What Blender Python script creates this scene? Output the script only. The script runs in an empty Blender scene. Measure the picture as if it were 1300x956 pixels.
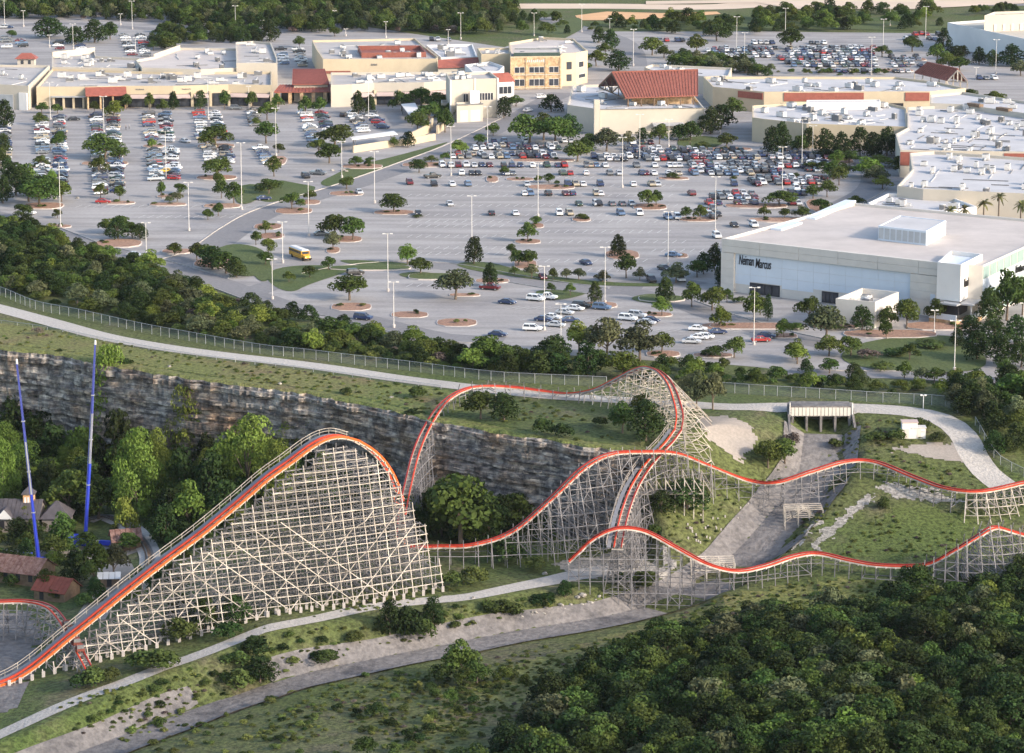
import bpy, bmesh, math, random
import numpy as np
from mathutils import Vector, noise
R = math.radians
random.seed(7)
scene = bpy.context.scene
COL = scene.collection
# ------------------------------------------------------------------ camera, sky, sun, exposure
CH, CF, CT, CU, CV = 165.0, 4200.0, R(11.6), 650.0, 433.0   # height, focal length (px of the 1300 px photo), pitch, optical centre
cam_d = bpy.data.cameras.new('camera'); cam = bpy.data.objects.new('camera', cam_d); COL.objects.link(cam)
cam.location = (0, 0, CH); cam.rotation_euler = (R(90) - CT, 0, 0)
cam_d.sensor_width = 36; cam_d.lens = CF / 1300 * 36; cam_d.shift_y = -45 / 1300
cam_d.clip_start = 1; cam_d.clip_end = 20000
scene.camera = cam
SUN_AZ, SUN_EL = math.atan2(-0.52, 0.86), R(23)              # direction TO the sun in the XY plane
w = bpy.data.worlds.new('World'); scene.world = w; w.use_nodes = True
nt = w.node_tree; bg = nt.nodes['Background']
sky = nt.nodes.new('ShaderNodeTexSky'); sky.sky_type = 'NISHITA'; sky.sun_disc = False
sky.sun_elevation = SUN_EL; sky.sun_rotation = math.pi / 2 - SUN_AZ
sky.air_density = 1.0; sky.dust_density = 2.0; sky.ozone_density = 1.0
nt.links.new(sky.outputs[0], bg.inputs[0]); bg.inputs[1].default_value = 0.15
sd = bpy.data.lights.new('sun', 'SUN'); sun = bpy.data.objects.new('sun', sd); COL.objects.link(sun)
sd.energy = 2.0; sd.angle = R(4.0); sd.color = (1.0, 0.88, 0.76)
sdir = Vector((math.cos(SUN_AZ) * math.cos(SUN_EL), math.sin(SUN_AZ) * math.cos(SUN_EL), math.sin(SUN_EL)))
sun.rotation_euler = sdir.to_track_quat('Z', 'Y').to_euler(); sun.location = (300, -200, 400)
scene.view_settings.view_transform = 'Standard'; scene.view_settings.look = 'None'
scene.view_settings.exposure = 1.25; scene.view_settings.gamma = 1
scene.cycles.max_bounces = 5; scene.cycles.diffuse_bounces = 2; scene.cycles.glossy_bounces = 2
scene.cycles.transparent_max_bounces = 10; scene.cycles.transmission_bounces = 2; scene.cycles.volume_bounces = 0

# ------------------------------------------------------------------ pixel <-> place
ct, st = math.cos(CT), math.sin(CT)
def ray(u, v):
    a, b = (u - CU) / CF, (CV - v) / CF
    return a, ct + b * st, -st + b * ct
def G(u, v, z=0.0):
    dx, dy, dz = ray(u, v); t = (z - CH) / dz
    return Vector((dx * t, dy * t, z))
def PY(u, v, Y):
    dx, dy, dz = ray(u, v); t = Y / dy
    return Vector((dx * t, Y, CH + dz * t))
def ppm(p):
    return CF / (p[1] * ct + (CH - p[2]) * st)
# ------------------------------------------------------------------ terrain
def pts(s):
    return [tuple(float(a) for a in q.split(',')) for q in s.split()]
CL = pts('-120,425 0,444 40,448 75,452 120,461 162,468 215,478 260,485 320,492 421,506 498,524 541,535 571,537 650,552 741,568 800,574 838,578')
_cl = [G(u, v) for u, v in CL]
cX = np.array([p.x for p in _cl] + [60, 500]); cY = np.array([p.y + 6 for p in _cl] + [739, 739])
CHN = [(1046, 550, -4), (1038, 600, -9), (1012, 640, -13), (955, 705, -19), (893, 752, -23), (800, 784, -24), (650, 810, -24.6), (500, 840, -25.2),
       (390, 864, -26), (250, 910, -28), (80, 975, -30), (-200, 1070, -33)]
chp = np.array([list(G(*c)) for c in CHN])
def sm(x):
    x = np.clip(x, 0, 1); return x * x * (3 - 2 * x)
def hfun(X, Y, carve=True):
    X = np.asarray(X, float); Y = np.asarray(Y, float)
    Yc = np.interp(X, cX, cY)
    t = np.interp(X, [-1000, 24, 38, 62, 1000], [5, 5, 40, 100, 100])
    fl = np.interp(X, [-1000, -95, -48, 1000], [-28, -27, -20, -20])
    z = fl * sm((Yc - Y) / t)
    z = z + (9 * sm((X + 5) / 70) * sm((622 - Y) / 50) + 0.35 * np.sin(X * .11 + Y * .07) * np.sin(Y * .09 - X * .05)) * sm((735 - Y) / 20)
    o_ = np.argsort(chp[:, 0]); yc2 = np.interp(X, chp[o_, 0], chp[o_, 1]); zc2 = np.interp(X, chp[o_, 0], chp[o_, 2])
    low = zc2 + 1.0 + .05 * np.maximum(0, yc2 - Y) + 7 * sm((X - 5) / 60) * sm((640 - Y) / 40)
    z = z + (np.minimum(z, low) - z) * sm((yc2 - Y - 2) / 6) * sm((52 - X) / 14)
    if carve:
        ok = (X > -220) & (X < 130) & (Y < 740)
        if ok.any():
            x, y = X[ok], Y[ok]; best = np.full(x.shape, 1e9); cut = np.full(x.shape, 1e9)
            for i in range(len(chp) - 1):
                a, b = chp[i], chp[i + 1]; d = b[:2] - a[:2]; L2 = d @ d
                s = np.clip(((x - a[0]) * d[0] + (y - a[1]) * d[1]) / L2, 0, 1)
                r = np.hypot(x - a[0] - s * d[0], y - a[1] - s * d[1])
                zf = a[2] + s * (b[2] - a[2])
                cut = np.minimum(cut, zf - .35 + np.maximum(0, r - 4.4) / 1.5)
            zz = z[ok]; z = z.copy(); z[ok] = np.minimum(zz, cut)
    return z
def hz(x, y, carve=True):
    return float(hfun(np.array([x]), np.array([y]), carve)[0])
_YS = np.linspace(470, 1750, 1500)
def GT(u, v, carve=True):
    dx, dy, dz = ray(u, v)
    X = dx / dy * _YS; Z = CH + dz / dy * _YS
    d = Z - hfun(X, _YS, carve); i = int(np.argmax(d < 0))
    if d[i] >= 0: return G(u, v)
    k = d[i - 1] / (d[i - 1] - d[i]) if i else 0
    Y = _YS[i - 1] + k * (_YS[i] - _YS[i - 1]); x = dx / dy * Y
    return Vector((x, Y, hz(x, Y, carve)))
# ------------------------------------------------------------------ materials
MATS = {}
def mat(name, c, rough=.8, var=.18, scale=.4, c2=None, bump=0, metal=0, spec=.3, detail=4, stretch=None, obrand=0, alpha=None):
    m = bpy.data.materials.new(name); m.use_nodes = True; MATS[name] = m
    n = m.node_tree.nodes; l = m.node_tree.links; b = n['Principled BSDF']
    b.inputs['Roughness'].default_value = rough; b.inputs['Metallic'].default_value = metal
    b.inputs['Specular IOR Level'].default_value = spec
    geo = n.new('ShaderNodeNewGeometry'); vec = geo.outputs['Position']
    if stretch:
        mp = n.new('ShaderNodeMapping'); mp.inputs['Scale'].default_value = stretch
        l.new(vec, mp.inputs[0]); vec = mp.outputs[0]
    nz = n.new('ShaderNodeTexNoise'); nz.inputs['Scale'].default_value = scale; nz.inputs['Detail'].default_value = detail
    nz.inputs['Roughness'].default_value = .65
    l.new(vec, nz.inputs['Vector'])
    rp = n.new('ShaderNodeValToRGB'); e = rp.color_ramp.elements
    a = [x * (1 - var) for x in c]; d = c2 or [min(1, x * (1 + var)) for x in c]
    e[0].position = .32; e[0].color = (*a, 1); e[1].position = .68; e[1].color = (*d, 1)
    l.new(nz.outputs['Fac'], rp.inputs[0]); out = rp.outputs[0]
    if obrand:
        oi = n.new('ShaderNodeObjectInfo'); hs = n.new('ShaderNodeHueSaturation')
        m1 = n.new('ShaderNodeMapRange'); m1.inputs['To Min'].default_value = 1 - obrand; m1.inputs['To Max'].default_value = 1 + obrand * 1.4
        m2 = n.new('ShaderNodeMath'); m2.operation = 'MULTIPLY'; m2.inputs[1].default_value = 7.13
        m3 = n.new('ShaderNodeMath'); m3.operation = 'FRACT'
        m4 = n.new('ShaderNodeMapRange'); m4.inputs['To Min'].default_value = .452 if obrand > .3 else .49; m4.inputs['To Max'].default_value = .508 if obrand > .3 else .505
        l.new(oi.outputs['Random'], m1.inputs['Value']); l.new(oi.outputs['Random'], m2.inputs[0]); l.new(m2.outputs[0], m3.inputs[0]); l.new(m3.outputs[0], m4.inputs['Value'])
        l.new(m1.outputs[0], hs.inputs['Value']); l.new(m4.outputs[0], hs.inputs['Hue']); l.new(out, hs.inputs['Color']); out = hs.outputs[0]
    l.new(out, b.inputs['Base Color'])
    if bump:
        bp = n.new('ShaderNodeBump'); bp.inputs['Strength'].default_value = bump; bp.inputs['Distance'].default_value = .5
        l.new(nz.outputs['Fac'], bp.inputs['Height']); l.new(bp.outputs[0], b.inputs['Normal'])
    if alpha is not None: b.inputs['Alpha'].default_value = alpha
    return m
def leafmat(name, c, var=.35, scale=.35):
    m = mat(name, c, rough=.75, var=var, scale=scale, spec=.15, obrand=.38, detail=3)
    n = m.node_tree.nodes; l = m.node_tree.links; b = n['Principled BSDF']
    tr = n.new('ShaderNodeBsdfTranslucent'); mx = n.new('ShaderNodeMixShader'); mx.inputs[0].default_value = .16
    src = b.inputs['Base Color'].links[0].from_socket
    l.new(src, tr.inputs['Color']); l.new(b.outputs[0], mx.inputs[1]); l.new(tr.outputs[0], mx.inputs[2])
    l.new(mx.outputs[0], n['Material Output'].inputs['Surface'])
    return m
def two_scale(name, ca, cb, cc, s1, s2, rough=.9, bump=.3, cd=None, s3=.012, fine=.5):
    """ground: big patches (s3) of two tones, mid-size noise s1, fine grain s2"""
    m = bpy.data.materials.new(name); m.use_nodes = True; MATS[name] = m
    n = m.node_tree.nodes; l = m.node_tree.links; b = n['Principled BSDF']; b.inputs['Roughness'].default_value = rough
    b.inputs['Specular IOR Level'].default_value = .2
    geo = n.new('ShaderNodeNewGeometry')
    def nz(s, d=4):
        x = n.new('ShaderNodeTexNoise'); x.inputs['Scale'].default_value = s; x.inputs['Detail'].default_value = d; x.inputs['Roughness'].default_value = .65
        l.new(geo.outputs['Position'], x.inputs['Vector'])
        r = n.new('ShaderNodeMapRange'); r.inputs['From Min'].default_value = .35; r.inputs['From Max'].default_value = .65
        l.new(x.outputs['Fac'], r.inputs['Value']); return r.outputs[0]
    def mix(f, a, c, k=None):
        x = n.new('ShaderNodeMix'); x.data_type = 'RGBA'
        l.new(f, x.inputs[0])
        for i, q in ((6, a), (7, c)):
            if isinstance(q, (tuple, list)): x.inputs[i].default_value = (*q, 1)
            else: l.new(q, x.inputs[i])
        return x.outputs[2]
    o = mix(nz(s1), ca, cb)
    o = mix(nz(s3, 3), o, cc)
    if cd:
        th = n.new('ShaderNodeMath'); th.operation = 'MULTIPLY'; th.inputs[1].default_value = .85
        f = nz(s1 * .55, 5); g = n.new('ShaderNodeMath'); g.operation = 'POWER'; g.inputs[1].default_value = 3
        l.new(f, g.inputs[0]); l.new(g.outputs[0], th.inputs[0]); o = mix(th.outputs[0], o, cd)
    f2 = nz(s2, 2)
    mr = n.new('ShaderNodeMapRange'); mr.inputs['To Min'].default_value = 1 - fine; mr.inputs['To Max'].default_value = 1 + fine * .6
    l.new(f2, mr.inputs['Value'])
    hs = n.new('ShaderNodeHueSaturation'); l.new(mr.outputs[0], hs.inputs['Value']); l.new(o, hs.inputs['Color'])
    l.new(hs.outputs[0], b.inputs['Base Color'])
    if bump:
        bp = n.new('ShaderNodeBump'); bp.inputs['Strength'].default_value = bump; bp.inputs['Distance'].default_value = .3
        l.new(f2, bp.inputs['Height']); l.new(bp.outputs[0], b.inputs['Normal'])
    return m
M_terrain = two_scale('terrain', (.080, .112, .028), (.056, .09, .022), (.105, .118, .04), .12, 1.1, cd=(.13, .115, .068))
M_field = two_scale('field_grass', (.080, .116, .028), (.058, .094, .022), (.10, .118, .036), .15, 1.4)
M_dry = two_scale('dry_grass', (.145, .165, .044), (.105, .138, .034), (.17, .168, .056), .13, 1.2, cd=(.18, .14, .07))
M_lawn = two_scale('lawn', (.085, .112, .036), (.066, .096, .03), (.10, .12, .045), .3, 1.4, fine=.25)
M_lot = two_scale('lot_asphalt', (.345, .322, .305), (.305, .285, .272), (.375, .352, .333), .045, .9, bump=.05, cd=(.265, .25, .248), fine=.08, s3=.014)
def streaks(m, sx, sy, k):
    n = m.node_tree.nodes; l = m.node_tree.links; b = n['Principled BSDF']; src = b.inputs['Base Color'].links[0].from_socket
    g = n.new('ShaderNodeNewGeometry'); mp = n.new('ShaderNodeMapping'); mp.inputs['Scale'].default_value = (sx, sy, 1); mp.inputs['Rotation'].default_value = (0, 0, .12); l.new(g.outputs['Position'], mp.inputs[0])
    x = n.new('ShaderNodeTexNoise'); x.inputs['Scale'].default_value = 1; x.inputs['Detail'].default_value = 5; l.new(mp.outputs[0], x.inputs['Vector'])
    r = n.new('ShaderNodeMapRange'); r.inputs['From Min'].default_value = .38; r.inputs['From Max'].default_value = .6; r.inputs['To Min'].default_value = 1 - k; r.inputs['To Max'].default_value = 1.04; l.new(x.outputs['Fac'], r.inputs['Value'])
    h = n.new('ShaderNodeHueSaturation'); l.new(r.outputs[0], h.inputs['Value']); l.new(src, h.inputs['Color']); l.new(h.outputs[0], b.inputs['Base Color'])
streaks(M_lot, .02, .16, .2)
M_road = two_scale('road_asphalt', (.215, .205, .205), (.185, .178, .18), (.24, .23, .228), .08, .9, bump=.05, fine=.1)
M_path = two_scale('gravel_path', (.43, .395, .355), (.37, .34, .305), (.47, .435, .39), .25, 1.6, fine=.15)
M_patch = two_scale('gravel_patch', (.29, .25, .215), (.22, .195, .165), (.34, .30, .26), .3, 1.6, fine=.12, bump=.05)
M_conc = two_scale('channel_concrete', (.19, .175, .165), (.145, .138, .135), (.225, .205, .19), .16, .8, fine=.25, cd=(.095, .09, .092))
M_rocks = two_scale('limestone_rubble', (.30, .28, .25), (.17, .165, .135), (.36, .33, .29), .5, 1.5, fine=.45)
M_mulch = two_scale('red_mulch', (.32, .18, .125), (.26, .15, .10), (.38, .24, .17), .4, 1.6, fine=.3)
M_kerb = mat('kerb', (.50, .45, .41), var=.1)
M_cream = mat('cream_stucco', (.50, .45, .37), var=.06, scale=.15)
M_yellow = mat('yellow_stucco', (.51, .425, .295), var=.07, scale=.15)
M_white = mat('white_panel', (.68, .66, .63), var=.05, scale=.12)
M_roof = mat('flat_roof', (.41, .38, .355), var=.14, scale=.10, detail=6)
M_roofw = mat('white_roof', (.49, .475, .47), var=.1, scale=.10, detail=6)
M_rooft = mat('tan_roof', (.50, .445, .405), var=.12, scale=.09, detail=6)
M_red = mat('red_tile', (.285, .092, .066), var=.15, scale=.8, rough=.6)
M_red2 = mat('brown_red_tile', (.24, .085, .062), var=.18, scale=.9, rough=.7)
M_pink = mat('awning', (.50, .39, .35), var=.06, scale=.3)
M_stone = mat('stone_facing', (.45, .28, .15), var=.4, scale=.9, c2=(.66, .48, .29), detail=6)
M_dark = mat('dark_opening', (.03, .03, .035), rough=.4, var=.3)
M_glass = mat('window_glass', (.045, .05, .06), rough=.12, var=.2, spec=.6)
M_ggl = mat('green_glass', (.30, .40, .38), rough=.2, var=.12, spec=.5, scale=.3)
M_ggd = mat('dark_green_glass', (.06, .09, .08), rough=.2, var=.2, spec=.5, scale=.3)
M_lime = mat('limestone_panel', (.60, .56, .50), var=.06, scale=.25)
M_bluep = mat('blue_grey_panel', (.60, .65, .70), var=.03, scale=.2)
M_metal = mat('grey_metal', (.42, .43, .44), rough=.45, var=.12, metal=.3)
M_unit = mat('rooftop_unit', (.55, .54, .52), rough=.5, var=.15, scale=1.0)
M_unitd = mat('rooftop_unit_dark', (.16, .16, .16), rough=.6, var=.2)
M_pole = mat('pole_white', (.66, .63, .58), rough=.5, var=.05)
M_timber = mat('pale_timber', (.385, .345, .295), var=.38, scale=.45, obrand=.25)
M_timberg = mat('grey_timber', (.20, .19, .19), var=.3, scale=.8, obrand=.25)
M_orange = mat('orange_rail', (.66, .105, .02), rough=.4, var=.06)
M_railshade = mat('red_rail', (.30, .026, .016), rough=.4, var=.2, scale=.2)  # far-rail red, darkened: its shade is put into the colour
M_rail2 = mat('bright_red_rail', (.52, .052, .02), rough=.45, var=.18, scale=.3)  # caught light put into the near rail's red; also the lift's red rail
M_walk = mat('walkway_boards', (.22, .22, .235), var=.12, scale=1)
M_blue = mat('blue_paint', (.04, .07, .55), rough=.4, var=.08)
M_rust = mat('rusty_sheet', (.16, .065, .045), var=.35, scale=1.2, c2=(.27, .17, .14))
M_barn = mat('barn_red', (.17, .05, .035), var=.2, scale=.8)
M_wood = mat('brown_wood', (.17, .115, .075), var=.3, scale=1.0)
M_slate = mat('slate_roof', (.085, .075, .08), var=.2, scale=.9)
M_bark = mat('bark', (.13, .10, .075), var=.3, scale=1.5)
M_black = mat('sign_black', (.012, .012, .014), rough=.4, var=.1)
M_tyre = mat('tyre', (.02, .02, .02), var=.1)
M_busy = mat('bus_yellow', (.72, .36, .03), rough=.4, var=.05)
M_mesh = mat('chain_link', (.22, .25, .24), rough=.6, var=.1, alpha=.22)
M_sand = mat('orange_soil', (.62, .36, .18), var=.12, scale=.05)
M_bare = mat('pale_soil', (.60, .47, .35), var=.1, scale=.03)
M_line = mat('paint_line', (.70, .69, .66), var=.15, scale=.5)
L_oak = leafmat('oak_leaves', (.046, .080, .017))
L_dark = leafmat('cedar_leaves', (.021, .043, .011))
L_lite = leafmat('light_leaves', (.082, .132, .024))
L_grey = leafmat('grey_leaves', (.075, .092, .044))
L_taupe = leafmat('bare_twigs', (.11, .09, .075))
L_scrub = leafmat('scrub_leaves', (.052, .084, .021))
L_palm = leafmat('palm_fronds', (.14, .15, .06))
L_weed = leafmat('weeds', (.095, .128, .034))
# ------------------------------------------------------------------ mesh helpers
class MB:
    def __init__(s): s.v = []; s.f = []; s.m = []
    def poly(s, ps, mi=0):
        k = len(s.v); s.v += [tuple(p) for p in ps]; s.f.append(tuple(range(k, k + len(ps)))); s.m.append(mi)
    def hexa(s, a, b, mi=0, mtop=None):
        """a: 4 lower corners, b: 4 upper corners"""
        k = len(s.v); s.v += [tuple(p) for p in a] + [tuple(p) for p in b]
        s.f += [(k + 3, k + 2, k + 1, k), (k + 4, k + 5, k + 6, k + 7)]; s.m += [mi, mi if mtop is None else mtop]
        for i in range(4):
            j = (i + 1) % 4; s.f.append((k + i, k + j, k + 4 + j, k + 4 + i)); s.m.append(mi)
    def box(s, c, d, rz=0, mi=0, mtop=None):
        cs, sn = math.cos(rz), math.sin(rz); x, y, z = c; a, b, e = d[0] / 2, d[1] / 2, d[2]
        q = [(x + i * a * cs - j * b * sn, y + i * a * sn + j * b * cs) for i, j in ((-1, -1), (1, -1), (1, 1), (-1, 1))]
        s.hexa([(*p, z) for p in q], [(*p, z + e) for p in q], mi, mtop)
    def beam(s, p, q, w=.2, h=None, mi=0):
        p, q = Vector(p), Vector(q); h = h or w; d = q - p
        if d.length < 1e-4: return
        d.normalize(); u = d.cross(Vector((0, 0, 1)))
        if u.length < .05: u = Vector((1, 0, 0))
        u.normalize(); n = u.cross(d); u = u * w / 2; n = n * h / 2
        o = [-u - n, u - n, u + n, -u + n]
        s.hexa([p + i for i in o], [q + i for i in o], mi)
    def cyl(s, p, q, r0, r1=None, n=8, mi=0, cap=True):
        p, q = Vector(p), Vector(q); r1 = r0 if r1 is None else r1; d = (q - p).normalized(); u = d.orthogonal().normalized(); w_ = d.cross(u)
        k = len(s.v)
        for c, r in ((p, r0), (q, r1)):
            for i in range(n):
                a = 2 * math.pi * i / n; s.v.append(tuple(c + u * r * math.cos(a) + w_ * r * math.sin(a)))
        for i in range(n):
            j = (i + 1) % n; s.f.append((k + i, k + j, k + n + j, k + n + i)); s.m.append(mi)
        if cap: s.f += [tuple(k + i for i in reversed(range(n))), tuple(k + n + i for i in range(n))]; s.m += [mi, mi]
    def prism(s, ps, z0, z1, mi=0, mtop=None):
        k = len(s.v); n = len(ps); ar = sum(ps[i][0] * ps[(i + 1) % n][1] - ps[(i + 1) % n][0] * ps[i][1] for i in range(n))
        if ar < 0: ps = ps[::-1]
        s.v += [(p[0], p[1], z0) for p in ps] + [(p[0], p[1], z1) for p in ps]
        s.f += [tuple(k + i for i in reversed(range(n))), tuple(k + n + i for i in range(n))]; s.m += [mi, mi if mtop is None else mtop]
        for i in range(n):
            j = (i + 1) % n; s.f.append((k + i, k + j, k + n + j, k + n + i)); s.m.append(mi)
    def mesh(s, name, mats, off=(0, 0, 0)):
        me = bpy.data.meshes.new(name)
        v = np.array(s.v, float).reshape(-1, 3) - np.array(off, float)
        me.from_pydata(v.tolist(), [], s.f)
        for m in (mats if isinstance(mats, (list, tuple)) else [mats]): me.materials.append(m)
        if any(s.m): me.polygons.foreach_set('material_index', s.m)
        me.update(); return me
    def build(s, name, mats, parent=None, loc=None):
        top = parent
        while top is not None and top.parent is not None: top = top.parent
        off = loc if loc is not None else (tuple(top.location) if top is not None else (0, 0, 0))
        o = bpy.data.objects.new(name, s.mesh(name, mats, off)); COL.objects.link(o)
        if parent is not None: o.parent = parent
        elif loc is not None: o.location = loc
        return o
def tag(o, label, cat=None, group=None, kind=None):
    o['label'] = label
    if cat: o['category'] = cat
    if group: o['group'] = group
    if kind: o['kind'] = kind
    return o
def thing(name, label, cat, loc=(0, 0, 0), group=None):
    o = bpy.data.objects.new(name, None); COL.objects.link(o); o.location = loc; o.empty_display_size = .5
    return tag(o, label, cat, group)
def struct(o, label):
    o['label'] = label; o['kind'] = 'structure'; return o
def inside(p, poly):
    r = False; n = len(poly)
    for i in range(n):
        a, b = poly[i], poly[i - 1]
        if (a[1] > p[1]) != (b[1] > p[1]) and p[0] < (b[0] - a[0]) * (p[1] - a[1]) / (b[1] - a[1]) + a[0]: r = not r
    return r
def smooth_line(P, step):
    """Catmull-Rom through P (Vectors), resampled about every step metres"""
    P = [Vector(p) for p in P]; P = [P[0] * 2 - P[1]] + P + [P[-1] * 2 - P[-2]]; out = []
    for i in range(1, len(P) - 2):
        a, b, c, d = P[i - 1:i + 3]; n = max(1, int((c - b).length / step))
        for k in range(n):
            t = k / n
            out.append(.5 * ((2 * b) + (c - a) * t + (2 * a - 5 * b + 4 * c - d) * t * t + (3 * b - a - 3 * c + d) * t ** 3))
    out.append(P[-2]); return out
def ribbon(name, s, width, m, lift=.04, carve=True, step=3, flat=False):
    P = [(GT(u, v, carve) if not flat else G(u, v)) for u, v in (pts(s) if isinstance(s, str) else s)]
    L = smooth_line(P, step); mb = MB(); n = len(L); rows = []
    for i, p in enumerate(L):
        d = (L[min(i + 1, n - 1)] - L[max(i - 1, 0)]); d.z = 0; d.normalize(); e = Vector((-d.y, d.x, 0))
        wd = width(i / (n - 1)) if callable(width) else width
        row = []
        for k in range(5):
            q = p + e * wd * (k / 4 - .5); q.z = (0 if flat else hz(q.x, q.y, carve)) + lift; row.append(tuple(q))
        rows.append(row)
    for i in range(n - 1):
        for k in range(4): mb.poly([rows[i][k], rows[i + 1][k], rows[i + 1][k + 1], rows[i][k + 1]][::-1])
    return mb.build(name, m)
def sheet(name, s, m, lift=.03, drape=0, rnd=0):
    P = [G(u, v) for u, v in (pts(s) if isinstance(s, str) else s)]
    for _ in range(rnd): P = [q for i in range(len(P)) for q in (P[i].lerp(P[(i + 1) % len(P)], .25), P[i].lerp(P[(i + 1) % len(P)], .75))]
    mb = MB()
    if not drape:
        ps = [(p.x, p.y, lift) for p in P]
        mb.poly(ps); o = mb.build(name, m)
        bm = bmesh.new(); bm.from_mesh(o.data); bmesh.ops.triangulate(bm, faces=bm.faces[:])
        for f in bm.faces:
            f.normal_update()
            if f.normal.z < 0: f.normal_flip()
        bm.to_mesh(o.data); bm.free(); return o
    # draped: grid cells whose centre lies inside the outline
    P = [GT(u, v) for u, v in (pts(s) if isinstance(s, str) else s)]; poly = [(p.x, p.y) for p in P]
    x0, x1 = min(p[0] for p in poly), max(p[0] for p in poly); y0, y1 = min(p[1] for p in poly), max(p[1] for p in poly)
    nx, ny = int((x1 - x0) / drape) + 2, int((y1 - y0) / drape) + 2
    X, Y = np.meshgrid(x0 + np.arange(nx) * drape, y0 + np.arange(ny) * drape); Z = hfun(X.ravel(), Y.ravel()).reshape(X.shape) + lift
    for i in range(ny - 1):
        for j in range(nx - 1):
            cx, cy = X[i, j] + drape / 2, Y[i, j] + drape / 2
            jx = noise.noise((cx * .3, cy * .3, 3)) * 1.6 + noise.noise((cx * 1.1, cy * 1.1, 7)) * .9; jy = noise.noise((cx * .3, cy * .3, 13)) * 2.4 + noise.noise((cx * 1.1, cy * 1.1, 17)) * 1.2
            if inside((cx + jx, cy + jy), poly):
                mb.poly([(X[a, b], Y[a, b], Z[a, b]) for a, b in ((i, j), (i, j + 1), (i + 1, j + 1), (i + 1, j))])
    o = mb.build(name, m)
    bm = bmesh.new(); bm.from_mesh(o.data); bmesh.ops.remove_doubles(bm, verts=bm.verts[:], dist=.001); bm.to_mesh(o.data); bm.free()
    return o
# ================================================================== the setting
def build_ground():
    xs = np.concatenate([[-4000, -2500, -1500, -900, -600, -400, -300, -240, -200], np.arange(-170, 171, 1.6), [200, 240, 300, 400, 600, 900, 1500, 2500, 4000]])
    ys = np.concatenate([[-400, -100, 100, 250, 350, 420, 470, 500, 520], np.arange(535, 795, 1.6), [810, 840, 900, 1000, 1150, 1300, 1500, 1700, 2000, 2600, 3600, 5000]])
    X, Y = np.meshgrid(xs, ys); Z = hfun(X.ravel(), Y.ravel()).reshape(X.shape)
    ny, nx = X.shape; V = np.stack([X, Y, Z], -1).reshape(-1, 3)
    I = np.arange(ny * nx).reshape(ny, nx)
    F = np.stack([I[:-1, :-1], I[:-1, 1:], I[1:, 1:], I[1:, :-1]], -1).reshape(-1, 4)
    me = bpy.data.meshes.new('ground'); me.from_pydata(V.tolist(), [], F.tolist()); me.materials.append(M_terrain)
    me.polygons.foreach_set('use_smooth', [True] * len(me.polygons))
    o = bpy.data.objects.new('ground', me); COL.objects.link(o); struct(o, 'green and straw coloured ground with a sunken quarry')
build_ground()

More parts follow.
